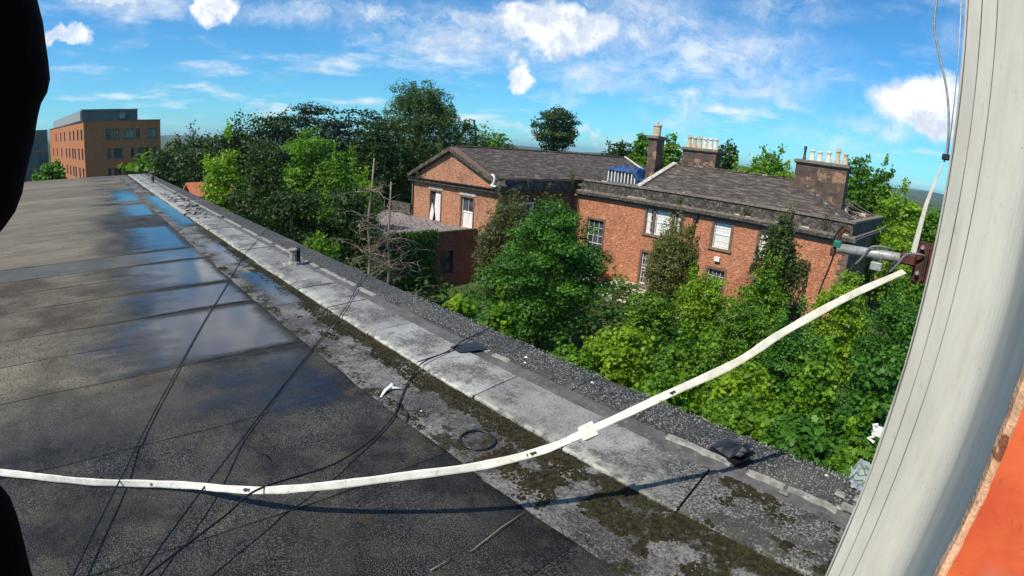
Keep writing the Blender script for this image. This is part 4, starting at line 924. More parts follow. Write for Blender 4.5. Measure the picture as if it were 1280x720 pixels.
def slab_f(N, b):
    p = N.pos(); q = N.xyz(p)
    c = N.mix(N.step(N.noise(p, 3.2, 6, .7), .35, .65), (.24, .23, .205), (.37, .355, .32))
    c = N.mix(N.math('MULTIPLY', N.step(N.noise(p, 70, 4, .85), .50, .58), N.math('MULTIPLY_ADD', N.step(N.noise(p, 2.8, 5, .75), .40, .60), .75, .2)), c, (.060, .057, .052))
    c = N.mix(N.math('MULTIPLY', N.step(N.noise(p, 100, 3, .8), .58, .66), .6), c, (.50, .49, .45))
    lich = N.math('MULTIPLY', N.step(N.noise(p, 2.6, 6, .78), .50, .58), N.step(N.noise(p, 48, 4, .8), .42, .50))
    c = N.mix(N.math('MULTIPLY', lich, .8), c, (.07, .065, .06))
    c = N.mix(N.math('MULTIPLY', N.step(q[1], 2.12, 1.99), N.math('MULTIPLY', N.step(N.noise(p, 11, 4), .4, .6), .75)), c, (.56, .54, .42))
    near = N.step(N.math('ADD', q[0], N.math('MULTIPLY', N.noise(p, 3, 5, .7), 1.3)), -.75, -.1)       # the last bay by the wall is dark with grit and moss
    c2 = N.mix(N.step(N.noise(p, 75, 4, .85), .48, .57), (.020, .019, .016), (.26, .25, .22)); c2 = N.mix(N.math('MULTIPLY', N.step(N.noise(p, 5, 6, .78), .49, .56), .85), c2, (.022, .020, .014))
    c = N.mix(N.math('MULTIPLY', near, .9), c, c2)
    rnd = N.new('ShaderNodeObjectInfo').outputs['Random']; c = N.mix(1, c, N.ramp(rnd, [(0, .8), (1, 1.12)]), 'MULTIPLY')
    N.put(b.inputs['Base Color'], c); b.inputs['Roughness'].default_value = .92
    N.put(b.inputs['Normal'], N.bump(N.math('ADD', N.noise(p, 60, 5, .7), N.noise(p, 7, 4)), .6, .007))
M['slab'] = mat('pale_concrete', slab_f)
def outer_f(N, b):
    p = N.pos()
    g = N.noise(p, 62, 4, .85); v = N.voro(p, 95)
    c = N.mix(N.step(g, .48, .64), (.026, .025, .023), (.27, .26, .24))
    c = N.mix(N.step(N.noise(p, 3, 5, .7), .50, .70), c, (.085, .08, .07)); c = N.mix(N.step(N.noise(p, 1.1, 3), .55, .7), c, (.15, .135, .115))
    N.put(b.inputs['Base Color'], c); b.inputs['Roughness'].default_value = .95
    N.put(b.inputs['Normal'], N.bump(N.math('SUBTRACT', g, v), .9, .01))
M['outer'] = mat('mineral_felt', outer_f)
M['lead'] = simple('smooth_lead_strip', (.105, .098, .09), .7, .3, 7, .3, speck=(30, .60, (.2, .19, .17), .5), bd=.002)
M['mortar'] = simple('pale_mortar', (.26, .245, .21), .95, .35, 18, .8, speck=(26, .56, (.14, .13, .12), .8), bd=.006)
M['tar'] = simple('wet_bitumen', (.012, .012, .012), .35, .4, 30, .5, spec=.5, bd=.003)
M['moss'] = simple('brown_moss', (.026, .021, .006), 1, .75, 35, .9, bd=.004)
def water_f(N, b):
    p = N.pos(); b.inputs['Base Color'].default_value = (.020, .022, .026, 1); N.put(b.inputs['Roughness'], N.math('MULTIPLY_ADD', N.noise(p, 5, 4), .16, .0)); b.inputs['IOR'].default_value = 1.6; b.inputs['Specular IOR Level'].default_value = .9
    N.put(b.inputs['Normal'], N.bump(N.noise(p, 3.0, 3), .05, .004))
    # shallow film: the rim breaks up into damp felt
    a = N.new('ShaderNodeAttribute', attribute_name='rim').outputs['Fac']
    q = N.xyz(p)
    f = N.math('MULTIPLY', N.step(N.math('ADD', a, N.math('MULTIPLY_ADD', N.noise(N.vmath('MULTIPLY', p, (1.8, .9, 1)), 3.2, 6, .65), 1.1, -.55)), .05, .95), .93)
    t = N.new('ShaderNodeBsdfTransparent'); m = N.new('ShaderNodeMixShader'); N.put(m.inputs[0], f)
    N.l.new(t.outputs[0], m.inputs[1]); N.l.new(b.outputs[0], m.inputs[2]); N.l.new(m.outputs[0], N.n['Material Output'].inputs[0])
M['water'] = mat('shallow_water', water_f)

M['felt_smooth'] = simple('smooth_green_grey_felt', (.088, .086, .070), .8, .2, 2.5, .4, bd=.003)
roof = MB(); roof.box(XF, XN, -14, 2.93, RZ-.35, RZ-.016); roof = roof.build('flat_roof', M['tar'], kind='structure', label='felted flat roof with concrete edging seen from the window')
bd = MB(); bd.box(XF, XN, -14, 2.86, GZ, RZ-.351); bd = bd.build('roof_building_wall', M['brick_own'], kind='structure')
rg = random.Random(11)
us = [0, .92, 1.86, 2.80, 3.76, 4.42, 5.06, 5.95, 6.68, 7.36, 8.12]
while us[-1] < 26.1: us.append(us[-1]+rg.uniform(.9, 1.0))
us[-1] = 27.0
NY = 26
jit = {}
def seamx(i, j):
    if (i, j) not in jit: jit[i, j] = rg.uniform(-.012, .012)+.014*math.sin(i*2.3+j*.6)
    return -us[i]+(jit[i, j] if 0 < i < len(us)-1 else 0)
ys = [-14+(1.49+14)*(j/NY)**.6 for j in range(NY+1)]
for i in range(len(us)-1):
    m = MB(); vs = []
    for j in range(NY+1):
        a, b = seamx(i, j)+.0, seamx(i+1, j)-.05     # overlaps the next strip, which it rides over
        wv = .0015*math.sin(j*1.7+i); dn = .010 if us[i] < 8.3 else .0045
        vs += [(a, ys[j], RZ-dn), (b, ys[j], RZ-.002+wv*(1 if us[i] < 8 else 0)), (b, ys[j], RZ-.012)]
    fs = []
    for j in range(NY): fs += [(3*j, 3*j+3, 3*j+4, 3*j+1), (3*j+1, 3*j+4, 3*j+5, 3*j+2)]
    fs += [(3*NY, 3*NY+2, 3*NY+1), (0, 1, 2)]
    m.add(vs, fs); m.build('felt_strip', M['felt_smooth'] if abs(us[i]-7.36) < .01 else M['felt'], roof)
    if 0 < i and us[i] < 8.3:      # bitumen squeezed out along the lap
        m = MB(); vs = []
        for j in range(NY*3+1):
            t = j/3; j0 = min(int(t), NY-1); fx = t-j0; x = seamx(i, j0)*(1-fx)+seamx(i, j0+1)*fx-.05; y = ys[j0]*(1-fx)+ys[j0+1]*fx; w_ = rg.uniform(.003, .016)
            vs += [(x-w_*.9, y, RZ-.0062), (x, y, RZ+.0012), (x+w_*.4, y, RZ+.0010)]
        m.add(vs, [(3*j+k, 3*j+3+k, 3*j+4+k, 3*j+1+k) for j in range(NY*3) for k in (0, 1)]); m.build('lap_seam', M['tar'], roof)
# gutter felt between the roof bays and the concrete edging
gus = [0, 1.6, 3.3, 5.2, 7.2, 9.2, 11.4, 13.5, 16, 18.5, 21, 24, 27]
for a, b in zip(gus[:-1], gus[1:]):
    m = MB(); n = 8; vs = []
    for k in range(n+1):
        x = -a-(b-a)*k/n; vs += [(x, 1.478+rg.uniform(-.012, .012), RZ+.0035), (x, 1.75, RZ-.001), (x, 1.90, RZ+.001), (x, 2.03, RZ+.006)]
    m.add(vs, [(4*k+c, 4*k+4+c, 4*k+5+c, 4*k+1+c) for k in range(n) for c in range(3)]); m.build('gutter_felt', M['gutter'], roof)
# concrete edging slabs
su = [.02, .78, 1.52, 2.28, 2.93, 3.66, 4.45, 5.2, 5.95, 6.7, 7.5, 8.2, 8.85]
while su[-1] < 26.2: su.append(su[-1]+rg.uniform(.68, .8))
skj = [0]+[rg.uniform(-.03, .06) for _ in su]
for k, (a, b) in enumerate(zip(su[:-1], su[1:])):
    m = MB(); g = .007; h = .026+rg.uniform(-.004, .004); y0 = 1.995+rg.uniform(-.008, .008); y1 = 2.455
    if 11 < a < 14.2 and k % 2: h -= .02
    n = 7; vs = []
    for i in range(n+1):
        t = i/n; xa = -a-(b-a)*t; sk = skj[k]*(1-t)+skj[k+1]*t
        for (yy, zz) in ((y0, -.012), (y0+rg.uniform(-.006, .006), h-.008), (y0+.012, h+rg.uniform(-.001, .001)), ((y0+y1)/2, h+.003), (y1-.01, h), (y1, h-.01), (y1, -.012)):
            xx = xa-(g if i == 0 else -g if i == n else 0)-sk*(yy-y0)/.45*(1); vs.append((min(xx, -.004), yy, RZ+zz))
    fs = [(7*i+c, 7*i+7+c, 7*i+8+c, 7*i+1+c) for i in range(n) for c in range(6)]+[tuple(range(7)), tuple(7*n+c for c in range(7))[::-1]]
    m.add(vs, fs); m.build('edging_slab', M['slab'], roof)
# lead strip, broken mortar fillet, raised outer felt
m = MB(); vs = []; n = 140
for k in range(n+1):
    x = -.01-26.9*(k/n)**1.6; w_ = .004*math.sin(k*1.1); vs += [(x, 2.452, RZ+.008), (x, 2.50+w_, RZ+.016+.003*math.sin(k*.9)), (x, 2.585, RZ+.022)]
m.add(vs, [(3*k+c, 3*k+3+c, 3*k+4+c, 3*k+1+c) for k in range(n) for c in (0, 1)]); m.build('lead_strip', M['lead'], roof)
segs = [(.14, .42), (.44, .66), (.76, 1.18), (2.55, 2.72), (2.78, 3.02), (4.55, 4.9), (5.0, 5.9), (6.0, 6.4), (6.55, 7.6), (7.75, 8.4), (8.5, 9.3)]
u = 9.5
while u < 26: w_ = rg.uniform(.5, 1.5); segs.append((u, u+w_)); u += w_+rg.choice((.006, .01, .012, .25))
for a, b in segs:
    m = MB(); n = max(4, int((b-a)/.07)); vs = []
    for k in range(n+1):
        x = -a-(b-a)*k/n; e = rg.uniform(-.010, .010); w_ = .028 if u < 4 else .035; t = 0 if k in (0, n) else 1
        vs += [(x, 2.545+e, RZ+.012), (x, 2.556+e, RZ+.024+.006*t+rg.uniform(0, .003)), (x, 2.592+e*.5, RZ+.028+.006*t+rg.uniform(0, .003)), (x, 2.605, RZ+.022)]
    m.add(vs, [(4*k+c, 4*k+4+c, 4*k+5+c, 4*k+1+c) for k in range(n) for c in range(3)]+[(0, 1, 2, 3), (4*n+3, 4*n+2, 4*n+1, 4*n)]); m.build('mortar_fillet', M['mortar'], roof)
ous = [0.0, 1.95, 4.3, 6.9, 9.8, 13, 16.5, 20, 23.5, 27.0]
for a, b in zip(ous[:-1], ous[1:]):
    m = MB(); n = 20; vs = []
    for k in range(n+1):
        x = -a-(b-a)*k/n-(.004 if k == 0 else 0)+(.004 if k == n else 0)
        for yy, zz in ((2.583, .018), (2.66, .030), (2.80, .032), (2.925, .026), (2.955+rg.uniform(-.006, .006), .008), (2.958, -.10), (2.94, -.36)): vs.append((min(x, -.003), yy, RZ+zz+rg.uniform(-.0015, .0015)))
    m.add(vs, [(7*k+c, 7*k+7+c, 7*k+8+c, 7*k+1+c) for k in range(n) for c in range(6)]); m.build('edge_felt', M['outer'], roof, smooth=False)
# moss cushions and grit, far too many to count
def lumps(name, pts, size, mt, label, hz=.5, seed=3, nside=6):
    rng = np.random.default_rng(seed); m = MB()
    for (x, y, z) in pts:
        s_ = size*rng.uniform(.4, 1.3); a0 = rng.uniform(0, 6)
        ring = [(x+s_*math.cos(a0+2*math.pi*k/nside)*rng.uniform(.7, 1.2), y+s_*math.sin(a0+2*math.pi*k/nside)*rng.uniform(.7, 1.2), z-.002) for k in range(nside)]
        mid = [(x+(p[0]-x)*.62, y+(p[1]-y)*.62, z+s_*hz*.75) for p in ring]
        m.add(ring+mid+[(x, y, z+s_*hz)], [(k, (k+1) % nside, nside+(k+1) % nside, nside+k) for k in range(nside)]+[(nside+k, nside+(k+1) % nside, 2*nside) for k in range(nside)])
    return m.build(name, mt, roof, smooth=False, kind='stuff', label=label)
from mathutils import noise as mn
def scat(n, x0, x1, y0, y1, thr, sc_, seed, z=0.0, f=None):
    r = random.Random(seed); out = []; tries = 0
    while len(out) < n and tries < n*40:
        tries += 1; x = r.uniform(x0, x1); y = r.uniform(y0, y1)
        v = mn.noise(Vector((x*sc_, y*sc_, seed)))+.45*mn.noise(Vector((x*sc_*3, y*sc_*3, seed+5)))
        if f: v += f(x, y)
        if v > thr: out.append((x, y, RZ+z))
    return out
P_ = scat(5200, -8.5, -.05, 1.80, 2.0, .0, 3, 1, .003, lambda x, y: .45-abs(y-1.93)*4)
P_ += scat(1500, -8.5, -1.0, 1.5, 1.8, .28, 3, 2, .001)
P_ += scat(900, -1.75, -1.25, 1.50, 1.80, -.05, 5, 4, .001)
P_ += scat(900, -1.15, -.72, 1.66, 1.90, -.05, 6, 5, .001)
P_ += scat(1700, -.80, -.03, 1.62, 1.99, -.05, 4, 6, .001)
P_ += scat(700, -.9, -.03, 2.0, 2.44, .18, 4, 7, .030)
lumps('moss', P_, .0105, M['moss'], 'brown green moss cushions along the concrete edging', .55, 3)
G_ = scat(5200, -4.5, -.02, 2.62, 2.95, -.4, 2, 21, .031)
G1 = [g for k, g in enumerate(G_) if k % 2]; G2 = [g for k, g in enumerate(G_) if not k % 2]
M['grit_pale'] = simple('pale_grit', (.30, .29, .26), .9, .3, 60, 0); M['grit_dark'] = simple('dark_grit', (.06, .058, .055), .9, .4, 60, 0)
lumps('grit', G1, .0048, M['grit_pale'], 'pale stone grit on the outer edge felt', .8, 5, 5); lumps('grit', G2, .0050, M['grit_dark'], 'dark stone grit on the outer edge felt', .8, 6, 5)
G3 = [] and scat(2600, -2.6, -.02, .9, 1.5, .05, 2.2, 31, .0); 

# standing water: sheets bounded by the felt laps
def puddle(x0, x1, y0, y1, seed, label, z=.0035):
    r = random.Random(seed); nx, ny = 22, 22; m = MB(); vs = []; rim = []
    for i in range(nx+1):
        for j in range(ny+1):
            a, b = i/nx, j/ny
            x = x0+(x1-x0)*a; y = y0+(y1-y0)*b
            e = min(1, min(a, 1-a)*9+.15, (1-b)*12+.1, b*1.5); rim.append(e); vs.append((x, y, RZ+z))
    m.add(vs, [(i*(ny+1)+j, (i+1)*(ny+1)+j, (i+1)*(ny+1)+j+1, i*(ny+1)+j+1) for i in range(nx) for j in range(ny)])
    o = m.build('puddle', M['water'], None, kind='structure', label=label, org=((x0+x1)/2, (y0+y1)/2, RZ+z))
    at = o.data.attributes.new('rim', 'FLOAT', 'POINT'); at.data.foreach_set('value', [r_*.50 for r_ in rim] if seed == 11 else rim)
    return o
puddle(-5.04, -3.82, -.40, 1.46, 1, 'pale grey reflecting puddle, nearest wide bay')
puddle(-5.93, -5.12, .0, 1.46, 2, 'blue reflecting puddle in the second bay')
puddle(-7.34, -6.02, .15, 1.46, 3, 'large blue reflecting puddle in the third bay')
puddle(-8.10, -7.42, .25, 1.46, 4, 'blue puddle in the narrow bay')
puddle(-10.6, -8.18, .45, 1.42, 5, 'long blue puddle beyond the narrow bay')
puddle(-14.5, -12.2, .6, 1.42, 6, 'small bright puddle far down the roof')
puddle(-19.0, -15.2, .55, 1.42, 7, 'dark sliver of water near the far end of the roof')
puddle(-6.3, -4.75, 1.52, 1.90, 8, 'small blue puddle in the gutter beside the concrete edging', .0065)
puddle(-8.4, -6.75, 1.50, 1.88, 9, 'second gutter puddle, further along the edging', .0065)
puddle(-16.5, -10.2, 1.50, 1.96, 10, 'long gutter puddle far along the edging', .0065)

puddle(-3.72, -2.7, .2, 1.40, 11, 'dull patchy wet film on the near felt')
# far lime white line of the inner edging
m = MB(); vs = []; n = 40
for k in range(n+1):
    x = -11.8-14.9*k/n; vs += [(x, 1.955+rg.uniform(-.01, .01), RZ+.008), (x, 1.965+rg.uniform(-.01, .01), RZ+.036), (x, 2.03+rg.uniform(-.02, .02), RZ+.037), (x, 2.05, RZ+.02)]
m.add(vs, [(4*k+c, 4*k+4+c, 4*k+5+c, 4*k+1+c) for k in range(n) for c in range(3)]); m.build('lime_fillet', M['mortar'] if False else M['slab'], roof)
# broken pieces lying on the far edging
r = random.Random(31)
for k in range(70):
    x = r.uniform(-16.5, -10.8); y = r.uniform(2.05, 2.55); s_ = r.uniform(.02, .075); a = r.uniform(0, 3.14)
    v = [(x+s_*1.5*math.cos(a+i*1.57)*r.uniform(.6, 1.2), y+s_*math.sin(a+i*1.57)*r.uniform(.6, 1.2), RZ+.03+j*s_*.5) for j in (0, 1) for i in range(4)]
    q = MB(); q.add(v, [(3, 2, 1, 0), (4, 5, 6, 7), (0, 1, 5, 4), (1, 2, 6, 5), (2, 3, 7, 6), (3, 0, 4, 7)])
    o = q.build('broken_piece', M['mortar'] if k % 4 else M['tar'], cat='debris', group='broken flakes of edging lying on the far parapet', label='one of the broken flakes scattered on the far edging slabs')
# small things on the near roof
def vent_stub(x, y, s_, label):
    t = thing('vent_stub', label, 'vent', (x, y, RZ+.03))
    m = MB(); m.lathe((x, y, RZ+.025), [(.10*s_, 0), (.085*s_, .03*s_), (.055*s_, .05*s_), (.05*s_, .17*s_), (.066*s_, .2*s_), (.05*s_, .215*s_)], 9); m.build('body', M['mortar'], t)
    m = MB(); m.box(x-.05*s_, x+.06*s_, y+.052*s_, y+.075*s_, RZ+.027, RZ+.25*s_); m.build('side_plate', M['black'], t)
    m = MB(); m.lathe((x-.02, y-.05, RZ+.02), [(.12*s_, 0), (.1*s_, .02), (.04*s_, .03)], 8); m.build('mortar_collar', M['mortar'], t)
vent_stub(-6.28, 2.36, .95, 'short pale pipe stub with a black side plate on the edging slabs')
vent_stub(-20.9, 2.35, 1.2, 'tiny far stub near the end of the edging')
m = MB(); m.tube([(-1.88+.10*math.cos(a), 1.69+.10*math.sin(a), RZ+.010+.003*math.sin(3*a)) for a in [2*math.pi*k/24 for k in range(25)]], .0065, 6, cap=False); m.build('rubber_ring', M['tar'], cat='ring', label='black rubber ring lying flat in the gutter above the white cable', smooth=True)
def rod(pts, r_, mt, name, cat, label): 
    m = MB(); m.tube(pts, r_, 6); return m.build(name, mt, cat=cat, label=label, smooth=True)
rod([(-1.235, 1.10, RZ+.006), (-1.262, 1.30, RZ+.010), (-1.275, 1.46, RZ+.007)], [.0022, .0035, .002], M['bark_dead'], 'stick', 'stick', 'long thin pale stick on the dark felt below the white cable')
rod([(-1.25, .905, RZ+.006), (-1.25, .99, RZ+.007)], [.002, .003], M['bark_dead'], 'stick', 'stick', 'short pale stick at the bottom edge of the view')
m = MB(); m.tube([(-2.63, 1.515, RZ+.008), (-2.68, 1.58, RZ+.018), (-2.70, 1.64, RZ+.022), (-2.76, 1.68, RZ+.012)], [.006, .013, .020, .008], 7, .6); m.tube([(-2.70, 1.62, RZ+.02), (-2.65, 1.69, RZ+.015)], [.014, .007], 6, .6)
m.build('plastic_scrap', M['white_paint'], cat='litter', label='white bone shaped scrap lying on the grey gutter felt', smooth=True)
for (x, y, s_, l) in ((-2.52, 2.72, .016, 'white chip on the edge felt just past where the looped cable leaves the roof'), (-2.45, 2.64, .012, 'smaller white chip beside the lead strip near the looped cable'), (-1.92, 2.78, .014, 'white chip half way along the near edge felt'), (-.28, 2.85, .012, 'tiny white chip near the end of the edge felt'), (-2.30, 1.6, .008, 'tiny white chip on the grey gutter felt left of the rubber ring')):
    m = MB(); m.add([(x-s_, y, RZ+.034), (x, y-s_*.7, RZ+.034), (x+s_*1.2, y+s_*.2, RZ+.034), (x, y+s_, RZ+.034), (x, y, RZ+.034+s_*.7)], [(0, 1, 4), (1, 2, 4), (2, 3, 4), (3, 0, 4), (3, 2, 1, 0)]); m.build('white_chip', M['white_paint'], cat='chip', label=l)
# torn flap of lead by the wall
ft = MB(); n = 6; vs = []
for i in range(n+1):
    for j in range(n+1):
        a, b = i/n, j/n; vs.append((-.92+.20*a+.03*b, 2.63+.16*b-.05*a, RZ+.040+.055*math.sin(a*2.6)*math.sin(b*3)+.035*(a > .8)+rg.uniform(0, .008)))
ft.add(vs, [(i*(n+1)+j, (i+1)*(n+1)+j, (i+1)*(n+1)+j+1, i*(n+1)+j+1) for i in range(n) for j in range(n)])
ft.add([(-.93, 2.60, RZ+.03), (-.70, 2.56, RZ+.03), (-.66, 2.66, RZ+.05), (-.90, 2.70, RZ+.05)], [(0, 1, 2, 3)])
ft.build('lead_flap', M['tar'], cat='flashing', label='crumpled dark flap of flashing standing up near the window end of the parapet')
fl = MB(); fl.add([(-3.02, 2.37, RZ+.033), (-2.88, 2.36, RZ+.034), (-2.80, 2.58, RZ+.040), (-2.98, 2.62, RZ+.040), (-2.92, 2.5, RZ+.043)], [(0, 1, 4), (1, 2, 4), (2, 3, 4), (3, 0, 4)])
fl.build('felt_patch', M['tar'], cat='patch', label='dark felt patch on the edging under the looped black cable')

# ---------------------------------------------------------------- cables
def zc(x, y):      # height of the roof build-up under a cable
    return RZ+(.008 if y < 1.97 else .036)
def lay(pts, r_, mt, name, label, extra=0.0):
    p = [(x, y, (z if z is not None else zc(x, y)+r_)+extra) for x, y, z in pts]
    m = MB(); m.tube(smooth_path(p, 8), r_, 6); return m.build(name, mt, cat='cable', label=label, smooth=True)
N_ = None
lay([(-1.55, -.52, -1.57), (-1.66, -.46, -1.570), (-1.92, -.34, -1.565), (-2.50, -.07, -1.565), (-2.93, .10, -1.590), (-3.74, .46, N_), (-4.7, .88, N_), (-5.72, 1.34, N_), (-6.98, 1.88, N_), (-8.0, 2.42, RZ+.05), (-8.68, 2.75, RZ+.05), (-8.9, 2.97, RZ+.03), (-8.95, 3.02, RZ-.6), (-8.95, 3.03, RZ-3)], .0046, M['cable_black'], 'roof_cable', 'black cable crossing the roof furthest left and leaving over the far parapet')
lay([(-1.50, -.31, -1.55), (-1.58, -.23, -1.55), (-1.77, -.09, -1.545), (-2.18, .27, -1.54), (-2.58, .58, -1.585), (-2.79, .76, N_), (-3.64, 1.5, N_), (-4.19, 2.02, RZ+.042), (-4.92, 2.57, RZ+.045), (-5.42, 2.95, RZ+.036), (-5.47, 3.0, RZ-.5), (-5.47, 3.02, RZ-3)], .0046, M['cable_black'], 'roof_cable', 'middle black cable crossing the roof to the parapet by the dead trunks')
lay([(-1.46, -.33, -1.45), (-1.54, -.23, -1.45), (-1.66, -.05, -1.45), (-1.83, .29, -1.445), (-1.93, .48, -1.442), (-2.04, .83, -1.53), (-2.12, 1.01, -1.57), (-2.24, 1.25, -1.590), (-2.39, 1.47, N_), (-2.54, 1.61, N_), (-2.71, 1.78, N_), (-2.86, 2.0, RZ+.045), (-2.94, 2.29, RZ+.04), (-3.04, 2.53, RZ+.045), (-3.10, 2.77, RZ+.045), (-3.11, 2.95, RZ+.036), (-3.11, 3.0, RZ-.4), (-3.11, 3.02, RZ-3)], .005, M['cable_black'], 'roof_cable', 'right hand black cable looping over the white cable and on over the parapet')
lay([(-2.49, 1.58, N_), (-2.43, 1.55, N_), (-2.36, 1.54, N_), (-2.30, 1.50, N_), (-2.27, 1.47, N_)], .004, M['cable_black'], 'roof_cable', 'loose black cable end curling off the right hand cable')
lay([(-2.55, .60, N_), (-2.50, .62, N_), (-2.45, .63, N_), (-2.40, .66, N_), (-2.34, .66, N_)], .0035, M['cable_black'], 'roof_cable', 'short loose end lying where the middle black cable touches the felt')

# flat white cable hanging from the bracket down onto the roof
def paint_f(N, b):
    p = N.pos(); c = N.mix(N.step(N.noise(p, 16, 5, .65), .35, .7), (.70, .67, .57), (.55, .51, .40)); c = N.mix(N.math('MULTIPLY', N.step(N.noise(p, 34, 4, .7), .62, .68), .75), c, (.26, .22, .15))
    N.put(b.inputs['Base Color'], c); b.inputs['Roughness'].default_value = .45; N.put(b.inputs['Normal'], N.bump(N.noise(p, 40, 3), .25, .002))
M['white_cable'] = mat('grubby_white_plastic', paint_f)
wcp = [(-2.88, -.68, RZ+.022), (-2.71, -.42, RZ+.022), (-2.56, -.19, RZ+.022), (-2.42, .05, RZ+.026), (-2.28, .24, -1.56), (-2.11, .37, -1.515), (-1.938, .504, -1.463), (-1.747, .693, -1.394), (-1.52, .95, -1.31), (-1.32, 1.21, -1.25), (-1.17, 1.42, -1.18), (-1.06, 1.55, -1.09), (-.87, 1.79, -.93), (-.69, 2.05, -.79), (-.57, 2.23, -.66), (-.38, 2.54, -.50), (-.19, 2.92, -.385)]
wcp = [(-3.5, -1.7, RZ+.025)]+wcp
wc = thing('white_cable', 'long flat white cable hanging from the rusty bracket across the roof', 'cable', (-.19, 2.94, -.38))
sp = smooth_path(wcp, 10)
def ribbon(path, hw, th, seed=0, tw=.25, nrm0=Vector((0, -1, .35))):
    """flat strip: its broad side turned roughly to the light, twisting a little"""
    m = MB(); vs = []; r = random.Random(seed); nn = len(path)
    for i, p in enumerate(path):
        t = (path[min(i+1, nn-1)]-path[max(i-1, 0)]).normalized()
        nr = nrm0.normalized(); a = tw*math.sin(i*.11+1.3)+.06*math.sin(i*.5)
        side = t.cross(nr).normalized(); nrm = side.cross(t).normalized(); s2 = side*math.cos(a)+nrm*math.sin(a); n2 = nrm*math.cos(a)-side*math.sin(a)
        w_ = hw*(1+.05*math.sin(i*.7)+r.uniform(-.03, .03)) if not callable(hw) else hw(i/nn)
        for k, (u_, v_) in enumerate(((-1, -.5), (-.7, -1), (.7, -1), (1, -.5), (1, .5), (.7, 1), (-.7, 1), (-1, .5))): vs.append(p+s2*w_*u_+n2*th*v_)
    m.add(vs, [(8*i+k, 8*i+(k+1) % 8, 8*i+8+(k+1) % 8, 8*i+8+k) for i in range(nn-1) for k in range(8)]+[tuple(range(8))[::-1], tuple(8*(nn-1)+k for k in range(8))])
    return m
ribbon(sp, .0170, .004, 1).build('strip', M['white_cable'], wc, smooth=False)
def on_path(t):
    i = int(t*(len(sp)-1)); return sp[i], (sp[min(i+1, len(sp)-1)]-sp[max(0, i-1)]).normalized()
jx = min(range(len(sp)), key=lambda i: abs(sp[i].x+1.06))
sub = [sp[jx].lerp(sp[jx+2], k/3) if k < 3 else sp[jx+2] for k in range(4)]
d_ = (sp[jx+1]-sp[jx-1]).normalized(); ctr = sp[jx]
ribbon([ctr-d_*.032, ctr-d_*.01, ctr+d_*.012, ctr+d_*.034], .033, .0075, 3, .25).build('tape_joint', M['white_cable'], wc, label='wrapped white tape joint')
tf = MB(); tf.prism([tuple(ctr+d_*.03+Vector((0, 0, .0))), tuple(ctr+d_*.045+Vector((0, 0, -.045))), tuple(ctr+d_*.005+Vector((0, 0, -.05))), tuple(ctr-d_*.02+Vector((0, 0, -.02)))], (0, .003, 0)); tf.build('tape_tail', M['white_cable'], wc)
M['black_mark'] = simple('black_marking', (.012, .012, .012), .6, .3, 40, 0)
for ux, L_ in ((-.845, .013), (-.86, .004), (-1.19, .014), (-1.215, .003), (-2.40, .007), (-2.0, .02)):
    i = min(range(len(sp)), key=lambda i: abs(sp[i].x-ux)); c_ = sp[i]; d2 = (sp[i+1]-sp[i-1]).normalized()
    ribbon([c_-d2*L_, c_-d2*L_*.3, c_+d2*L_*.4, c_+d2*L_], lambda t: (.004, .013, .008, .011, .003)[int(t*4)] , .0047, 5, .25).build('black_smear', M['mark_mix'] if 'mark_mix' in M else M['black_mark'], wc)

# ---------------------------------------------------------------- bracket, pipe and drop cable at the wall corner
bk = thing('wall_bracket', 'galvanised pipe arm in a rusty brown bracket at the edge of the white frame', 'bracket', (-.12, 2.97, -.33))
Y0 = 2.96
m = MB(); m.bbox(-.155, -.045, Y0+.02, Y0+.032, -.43, -.225, .003); m.bbox(-.10, -.088, Y0-.05, Y0+.02, -.41, -.25, .002); m.build('plate', M['rust'], bk)
for zz in (-.26, -.39):
    m = MB(); m.lathe((-.125, Y0+.0, zz), [(.012, 0), (.012, .012), (.006, .013), (.006, .02)], 6); m.build('bolt', M['galv'], bk)
m = MB(); m.box(-.106, -.094, Y0-.06, Y0-.048, -.375, -.285); m.build('slot', M['black'], bk)
m = MB(); m.tube([(-.155, Y0, -.325), (-.35, Y0-.005, -.333), (-.54, Y0-.01, -.343)], .026, 14); m.tube([(-.54, Y0-.01, -.343), (-.552, Y0-.01, -.3435)], .029, 14); m.build('pipe', M['galv'], bk, smooth=True)
m = MB(); m.bbox(-.225, -.145, Y0-.04, Y0+.03, -.352, -.292, .01); m.build('clamp', M['rust'], bk)
for xx in (-.315, -.33): 
    m = MB(); m.tube([(xx, Y0+.03*math.cos(a), -.333+.03*math.sin(a)) for a in [2*math.pi*k/14 for k in range(15)]], .004, 5, cap=False); m.build('pipe_clip', M['galv'], bk, smooth=True)
m = MB(); m.bbox(-.365, -.305, Y0-.03, Y0+.02, -.415, -.372, .004); m.build('junction_box', M['galv'], bk)
m = MB(); m.bbox(-.272, -.245, Y0-.03, Y0+.01, -.44, -.36, .004); m.build('cable_gland', M['black'], bk)
m = MB(); m.tube([(-.345, Y0-.01, -.41), (-.34, Y0+.0, -.48), (-.33, Y0, -.60)], .006, 6); m.tube([(-.26, Y0-.01, -.44), (-.255, Y0, -.55)], .005, 6); m.build('hanging_tail', M['cable_black'], bk, smooth=True)
for k, (xa, xb) in enumerate(((-.42, -.30), (-.24, -.13))):
    m = MB(); pts = smooth_path([(xa-.02, Y0-.035, -.405), (xa+.01, Y0-.04, -.36), (xa+.045, Y0-.035, -.30), (xb, Y0-.01, -.288), (xb+.03, Y0+.03, -.30)], 6)
    m.tube(pts, .0065, 6); m.build('wrapped_cable', M['cable_grey'], bk, smooth=True)
m = MB(); m.bbox(-.575, -.535, Y0-.04, Y0+.01, -.342, -.302, .006); m.build('green_cap', M['green_plastic'], bk, label='small green plastic cap at the pipe end')
